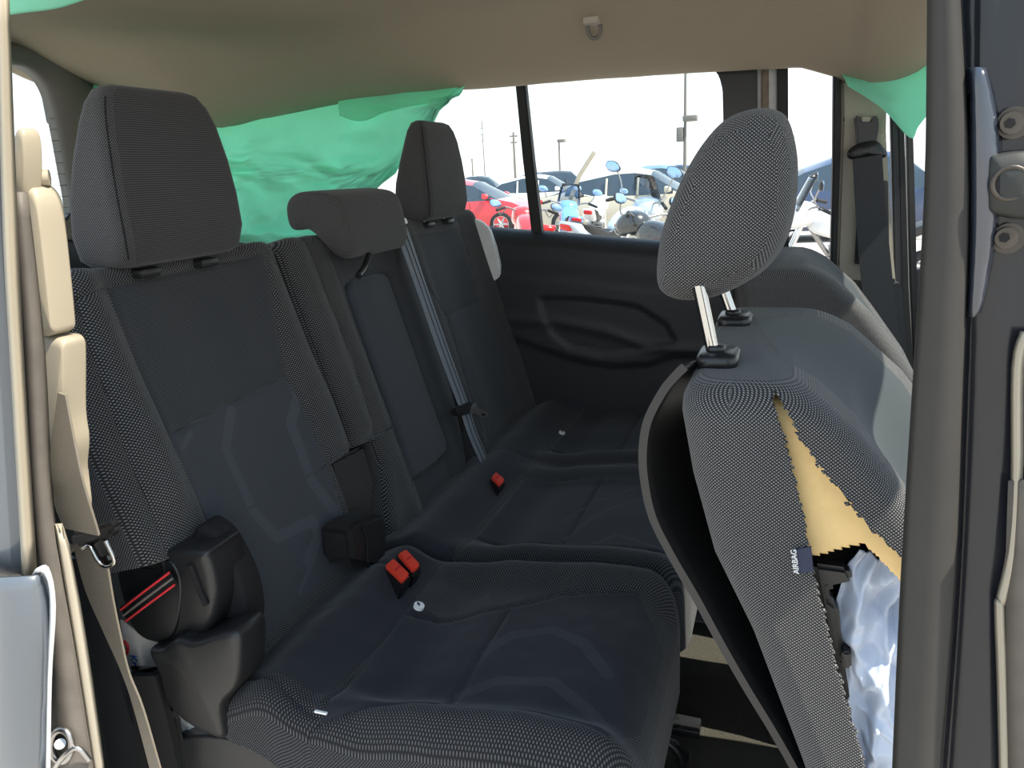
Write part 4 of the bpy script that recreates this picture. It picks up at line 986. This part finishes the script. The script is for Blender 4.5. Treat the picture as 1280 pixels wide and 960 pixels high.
def car(name, label, pos, rz, mat, kind='sedan', L=4.5, W=1.78, Hh=1.45, group=None):
    root = thing(name, label, 'car')
    h = L/2
    # station: x, hood/belt z, roof z, half width
    if kind == 'suv': st = [(-h, .95, .95, .72), (-h+.05, 1.0, 1.0, .84), (-h+.25, 1.02, 1.5, .88), (-h+.7, 1.02, 1.62, .89), (0, 1.02, 1.66, .89), (.55, 1.02, 1.60, .89), (1.15, 1.03, 1.05, .89), (1.6, .98, .98, .88), (h-.3, .90, .90, .85), (h-.05, .72, .72, .76), (h, .6, .6, .68)]
    else: st = [(-h, .82, .82, .66), (-h+.08, .95, .95, .80), (-h+.55, 1.0, 1.02, .86), (-h+1.15, .97, 1.33, .88), (-.35, .95, Hh-.01, .89), (.15, .94, Hh, .89), (.55, .94, Hh-.07, .89), (1.30, .95, .97, .89), (1.7, .88, .88, .88), (h-.35, .78, .78, .84), (h-.08, .65, .65, .76), (h, .5, .5, .66)]
    # refine
    S = []
    for a, b_ in zip(st[:-1], st[1:]):
        for k in range(4): S.append(tuple(a[i]+(b_[i]-a[i])*k/4 for i in range(4)))
    S.append(st[-1]); sx_ = W/1.78
    vs, fs, mi = [], [], []
    for (x, bz, rz_, hw) in S:
        hw *= sx_; g = max(0, rz_-bz)
        half = [(hw*.90, .22), (hw*.99, .35), (hw, .60), (hw*.985, bz*.88), (hw*.94, bz), (hw*(.94-.30*g/.5*.55), bz+g*.55), (hw*(.94-.30*g/.5), bz+g*.93), (hw*.45 if g > .05 else hw*.5, rz_+.03*(g > .05)+.015), (0, rz_+.045*(g > .05)+.03)]
        row = [V((x, -a, z)) for a, z in half]+[V((x, a, z)) for a, z in half[::-1][1:]]
        vs += row; n = len(row)
    for j in range(len(S)-1):
        g = max(0, S[j][2]-S[j][1]); g2 = max(0, S[j+1][2]-S[j+1][1])
        for i in range(n-1):
            fs.append((j*n+i, j*n+i+1, (j+1)*n+i+1, (j+1)*n+i))
            k = min(i, n-2-i); slope = abs(S[j+1][2]-S[j][2])/(S[j+1][0]-S[j][0])
            gl = (k in (4, 5) and min(g, g2) > .12) or (k >= 5 and slope > .35 and max(g, g2) > .1)
            mi.append(1 if gl else 0)
    fs.append(tuple(range(n))); mi.append(0); fs.append(tuple(range((len(S)-1)*n, len(S)*n))[::-1]); mi.append(0)
    for j in range(len(S)-1): fs.append((j*n, (j+1)*n, (j+1)*n+n-1, j*n+n-1)); mi.append(0)
    def sub(sel, nm, mt, par):
        idx = [f for f, q in zip(fs, mi) if q == sel]; used = sorted({i for f in idx for i in f}); mp = {a: b_ for b_, a in enumerate(used)}
        me = mesh([vs[i] for i in used], [tuple(mp[i] for i in f) for f in idx]); fixn(me); return autosmooth(link(nm, me, mt, par), 40)
    body = sub(0, 'body', mat, root); sub(1, 'windows', CARGL, root)
    for s in (-1, 1):
        for x in (-h+.82, h-.85): wheel(root, x, s*W*.44, .33, .22, s)
        m_ = layers('side_mirror', spline([V((.95, s*W*.53, 1.0)), V((1.08, s*W*.53, 1.0)), V((1.08, s*W*.53, 1.1)), V((.95, s*W*.53, 1.13))], 3, True), V((1.0, s*W*.53, 1.05)), V((0, 1, 0)), [(-.08, .7), (-.06, 1), (.06, 1), (.08, .7)], mat, root)
        layers('headlight', spline([V((h-.42, s*W*.40, .70)), V((h-.08, s*W*.36, .62)), V((h-.06, s*W*.36, .54)), V((h-.30, s*W*.40, .58))], 3, True), V((h-.2, s*W*.38, .62)), V((0, 1, 0)), [(-.09, .8), (-.04, 1), (.04, 1), (.09, .8)], PLG, root)
        layers('tail_light', spline([V((-h+.05, s*W*.36, .9)), V((-h+.25, s*W*.42, .92)), V((-h+.25, s*W*.42, .8)), V((-h+.02, s*W*.36, .76))], 3, True), V((-h+.12, s*W*.38, .85)), V((0, 1, 0)), [(-.08, .8), (-.04, 1), (.04, 1), (.08, .8)], RED, root)
        for x in (-.05, .72 if kind != 'suv' else .7):
            tube('pillar', [V((x-.45, s*W*.475, .95)), V((x-.45, s*W*.40, 1.36))], .03, mat, root, 6)
        tube('door_line', [V((-.5, s*W*.5005, .35)), V((-.5, s*W*.5, .88))], .006, TYRE, root, 5)
        tube('door_line', [V((.55, s*W*.5005, .35)), V((.55, s*W*.5, .88))], .006, TYRE, root, 5)
    root.location = pos; root.rotation_euler = (0, 0, rz)
    return root
def at_px(x, D, z=0):
    """spot on the lot along the line of sight of a picture column, D metres away"""
    d = ray(x, 216); d = V((d.x, d.y, 0)).normalized(); return V((d.x*D, d.y*D, z))
P_RED = paint('red paint', (.62, .03, .04)); P_CH = paint('champagne paint', (.52, .46, .36)); P_BLK = paint('dark grey paint', (.035, .04, .045))
P_WH = paint('white paint', (.8, .8, .8)); P_BL = paint('steel blue paint', (.16, .26, .38)); P_NV = paint('navy paint', (.02, .04, .10))
car('hatchback', 'bright red car facing right beside the far headrest', at_px(575, 22), R(2), P_RED)
car('sedan', 'champagne beige sedan parked behind the motorcycles', at_px(792, 20), R(-2), P_CH, Hh=1.5, L=4.8)
car('sedan', 'dark grey car parked just behind the red car', at_px(596, 37), R(10), P_BLK, Hh=1.6)
car('sedan', 'white car behind the window divider', at_px(670, 29), R(2), P_WH, Hh=1.5)
car('sport_utility', 'black car on the horizon between white and beige cars', at_px(700, 40), R(20), P_BLK, 'suv')
car('sedan', 'pale blue car directly behind the beige sedan', at_px(822, 25.5), R(4), P_BL, Hh=1.6)
car('sedan', 'darker blue car furthest behind the beige sedan', at_px(850, 44), R(6), P_NV, 'suv')
car('sport_utility', 'dark blue car seen in the gap left of the far pillar', at_px(1080, 17), R(4), P_NV, L=4.6, Hh=1.6)
car('sedan', 'pale car at the far right beyond the front door glass', at_px(1240, 27), R(60), P_BL)
# motorcycles
CH2 = plain('bright chrome', (.8, .8, .8), .12, 1, var=.03); ENG = plain('engine alloy', (.35, .34, .33), .4, .9, var=.3, scale=40); SEATM = plain('black vinyl', (.02, .02, .02), .45)
MIRG = plain('mirror glass', (.35, .55, .85), .08, .6, var=.05); SCR = glassy('smoked screen', (.75, .78, .8), .3)
def bike(label, pos, rz, tank, screen=True, group=None, mirz=1.38, tilt=0, sc_=1.0, mir=1.0):
    r = thing('motorcycle', label, 'motorcycle')
    def mwheel(x, rr):
        c = V((x, 0, rr))
        t = tube('wheel', [c+V((rr*.86*math.cos(2*math.pi*k/28), 0, rr*.86*math.sin(2*math.pi*k/28))) for k in range(29)], rr*.16, TYRE, r, 10)
        tube('rim', [c+V((rr*.68*math.cos(2*math.pi*k/28), 0, rr*.68*math.sin(2*math.pi*k/28))) for k in range(29)], .016, CH2, t, 6)
        tube('brake_disc', [c+V((0, -.05, 0)), c+V((0, -.044, 0))], rr*.45, CH2, t, 24)
        for k in range(5):
            a = 2*math.pi*k/5; tube('spoke', [c, c+V((math.cos(a), 0, math.sin(a)))*rr*.68], .014, ENG, t, 6)
    mwheel(.72, .31); mwheel(-.72, .31)
    tube('fork', [(.72, -.09, .31), (.46, -.09, .98)], .022, CH2, r, 8); tube('fork', [(.72, .09, .31), (.46, .09, .98)], .022, CH2, r, 8)
    tube('frame', [(.44, 0, .92), (.2, 0, .55), (.0, 0, .32), (-.3, 0, .34), (-.35, 0, .7), (.44, 0, .9)], .025, ENG, r, 8, smooth_path=4)
    tube('swingarm', [(-.3, -.1, .42), (-.72, -.1, .31)], .025, ENG, r, 8)
    for k in range(5): box('cylinder_fin', (-.08, -.13, .46+k*.045), (.22, .13, .485+k*.045), ENG, r, .004)
    layers('engine', spline([V((-.25, 0, .30)), V((.2, 0, .30)), V((.26, 0, .45)), V((.0, 0, .5)), V((-.26, 0, .48))], 4, True), V((0, 0, .4)), V((0, 1, 0)), [(-.17, .7), (-.14, 1), (.14, 1), (.17, .7)], ENG, r)
    layers('fuel_tank', spline([V((-.12, 0, .76)), V((.1, 0, .74)), V((.38, 0, .82)), V((.42, 0, .95)), V((.28, 0, 1.03)), V((.05, 0, .98)), V((-.14, 0, .84))], 5, True), V((.15, 0, .88)), V((0, 1, 0)), [(-.14, .55), (-.125, .8), (-.08, .97), (0, 1.03), (.08, .97), (.125, .8), (.14, .55)], tank, r)
    layers('seat', spline([V((-.12, 0, .80)), V((-.3, 0, .78)), V((-.62, 0, .88)), V((-.82, 0, .94)), V((-.80, 0, .86)), V((-.5, 0, .74)), V((-.15, 0, .70))], 5, True), V((-.45, 0, .81)), V((0, 1, 0)), [(-.13, .7), (-.1, .95), (0, 1.04), (.1, .95), (.13, .7)], SEATM, r)
    layers('tail', spline([V((-.55, 0, .84)), V((-.98, 0, .95)), V((-.95, 0, .86)), V((-.6, 0, .72))], 4, True), V((-.78, 0, .84)), V((0, 1, 0)), [(-.10, .7), (-.08, 1), (.08, 1), (.1, .7)], tank, r)
    layers('tail_light', spline([V((-.96, 0, .94)), V((-1.02, 0, .92)), V((-1.0, 0, .86)), V((-.95, 0, .87))], 3, True), V((-.98, 0, .9)), V((0, 1, 0)), [(-.07, .8), (-.05, 1), (.05, 1), (.07, .8)], RED, r)
    layers('front_fender', spline([V((.45, 0, .60)), V((.72, 0, .68)), V((.98, 0, .58)), V((.72, 0, .63))], 4, True), V((.72, 0, .64)), V((0, 1, 0)), [(-.08, .9), (-.05, 1), (.05, 1), (.08, .9)], tank, r)
    layers('front_cowl', spline([V((.36, 0, .92)), V((.62, 0, .86)), V((.70, 0, .98)), V((.55, 0, 1.12)), V((.38, 0, 1.08))], 5, True), V((.52, 0, 1.0)), V((0, 1, 0)), [(-.15, .5), (-.12, .85), (0, 1.08), (.12, .85), (.15, .5)], tank, r)
    tube('headlight', [(.60, 0, .97), (.71, 0, .96)], .085, PLG, r, 20)
    tube('handlebar', [(.26, -.40, 1.06), (.36, -.28, 1.10), (.44, -.08, 1.06), (.44, .08, 1.06), (.36, .28, 1.10), (.26, .40, 1.06)], .012, ENG, r, 8, smooth_path=4)
    for s in (-1, 1):
        tube('grip', [(.24, s*.42, 1.055), (.34, s*.30, 1.095)], .02, TYRE, r, 8)
        tube('mirror_stem', [(.36, s*.26, 1.10), (.40, s*.34, mirz-.12), (.36, s*.40, mirz)], .008, ENG, r, 6, smooth_path=3)
        c = V((.35, s*.42, mirz+.02)); q = spline([c+V((0, a*mir, b_*mir)) for a, b_ in ((-.085, -.01), (-.03, .045), (.07, .05), (.09, .0), (.04, -.045), (-.05, -.045))], 3, True)
        m_ = layers('mirror', q, c, V((1, 0, 0)), [(-.012, .95), (.0, 1), (.02, .8)], SEATM, r)
        layers('mirror_glass', q, c, V((1, 0, 0)), [(-.016, .88), (-.012, .88)], MIRG, m_)
    tube('exhaust', [(.15, -.15, .40), (-.1, -.17, .28), (-.4, -.18, .32), (-.9, -.2, .55)], [.025, .06], CH2, r, 12, smooth_path=4)
    if screen:
        rows = []
        for j in range(9):
            v = j/8; rows.append([V((.60-.16*v-.5*((u/8-.5)*.36)**2*4, (u/8-.5)*(.36-.10*v*v), 1.05+.32*v)) for u in range(9)])
        sheet('windshield', rows, SCR, r, th=.004)
        tube('windshield_edge', [p+V((-.002, 0, 0)) for p in rows[-1]], .006, SEATM, r, 6)
    r.location = pos; r.rotation_euler = (R(tilt), 0, rz); r.scale = (sc_,)*3
    return r
B_SIL = paint('silver blue fairing', (.45, .52, .58)); B_BLU = paint('sky blue fairing', (.15, .35, .75)); B_RED = paint('red fairing', (.6, .03, .03)); B_ORG = paint('orange fairing', (.75, .22, .03)); B_BLK = paint('black fairing', (.02, .02, .02)); B_WHT = paint('white fairing', (.75, .75, .75))
bike('silver touring motorcycle with clear windshield and two tall blue mirrors', at_px(766, 9.6), R(66), B_SIL, mirz=1.42, tilt=7, sc_=1.06, mir=1.25)
bike('blue motorcycle with red tail right of the window divider', at_px(702, 11.9), R(110), B_BLU, True, mirz=1.25, tilt=7)
bike('chrome and red motorcycle left of the window divider', at_px(650, 10.2), R(120), B_RED, False, mirz=1.12, tilt=7)
bike('black motorcycle behind the lower left of the front headrest', at_px(836, 7.6), R(150), B_BLK, False, mirz=1.2, tilt=6)
bike('white motorcycle standing low between the red one and the silver one', at_px(738, 14.0), R(95), B_WHT, False, mirz=1.2, tilt=6)
bike('pale motorcycle with spoked wheel standing in the gap left of the far pillar', at_px(1070, 8.6), R(182), B_WHT, True, mirz=1.30, tilt=-5)
bike('red motorcycle seen through the rear glass on the left', at_px(48, 8.5), R(20), B_RED, False, mirz=1.15, tilt=6)
bike('white motorcycle seen through the rear glass beyond the red one', at_px(62, 12), R(200), B_WHT, True, mirz=1.15, tilt=6)
# leaning exhaust pipe
q0 = at_px(722, 9); 
def atD(x, y, D): 
    d = ray(x, y); k = D/math.hypot(d.x, d.y); return CAM+d*k
o = tube('tilted_pipe', [atD(708, 262, 14.5), atD(724, 220, 14.5), atD(743, 190, 14.5)], .04, M['cream'], None, 10); tag(o, 'slanting tan pipe sticking up above the motorcycles', 'pipe')
# poles
def pole(label, x, ytop, D, r, arms, name='light_pole'):
    t = thing(name, label, 'pole', tuple(at_px(x, D)))
    top = atD(x, ytop, D); g = at_px(x, D); top.x, top.y = g.x, g.y
    tube('shaft', [g, top], [r*1.3, r*.8], M['grey'], t, 10)
    side = V((math.cos(YAW), math.sin(YAW), 0))
    for (dy, dx, k) in arms:
        p = atD(x, dy, D); p.x, p.y = g.x, g.y; s = D/F
        if k == 'cross': tube('cross_arm', [p-side*dx*s, p+side*dx*s], r*.6, M['grey'], t, 6)
        elif k == 'lamp':
            tube('lamp_arm', [p, p+side*dx*s+V((0, 0, .1))], r*.5, M['grey'], t, 6); box('lamp_head', p+side*dx*s-V((.25, .25, .0)), p+side*dx*s+V((.25, .25, .2)), M['grey'], t, .03)
        elif k == 'box': box('control_box', p+side*dx*s-V((.12, .1, .25)), p+side*dx*s+V((.12, .1, .25)), M['grey'], t, .02)
    return t
pole('tall grey lamp pole rising above the beige sedan', 856, 70, 30, .055, [(152, 6, 'lamp'), (168, -6, 'box')])
pole('short utility pole with crossed arm left of the window divider', 644, 165, 60, .09, [(170, 5, 'cross'), (178, 4, 'cross')], 'utility_pole')
pole('slim lamp pole just right of the window divider', 700, 178, 55, .07, [(178, 3, 'lamp')])
pole('faint distant lattice mast left of the utility pole', 606, 150, 140, .09, [(160, 3, 'cross'), (168, 4, 'cross'), (176, 3, 'cross')], 'mast')
pole('small distant post just above the red car roof', 591, 198, 90, .09, [(200, 1.5, 'cross')], 'post')
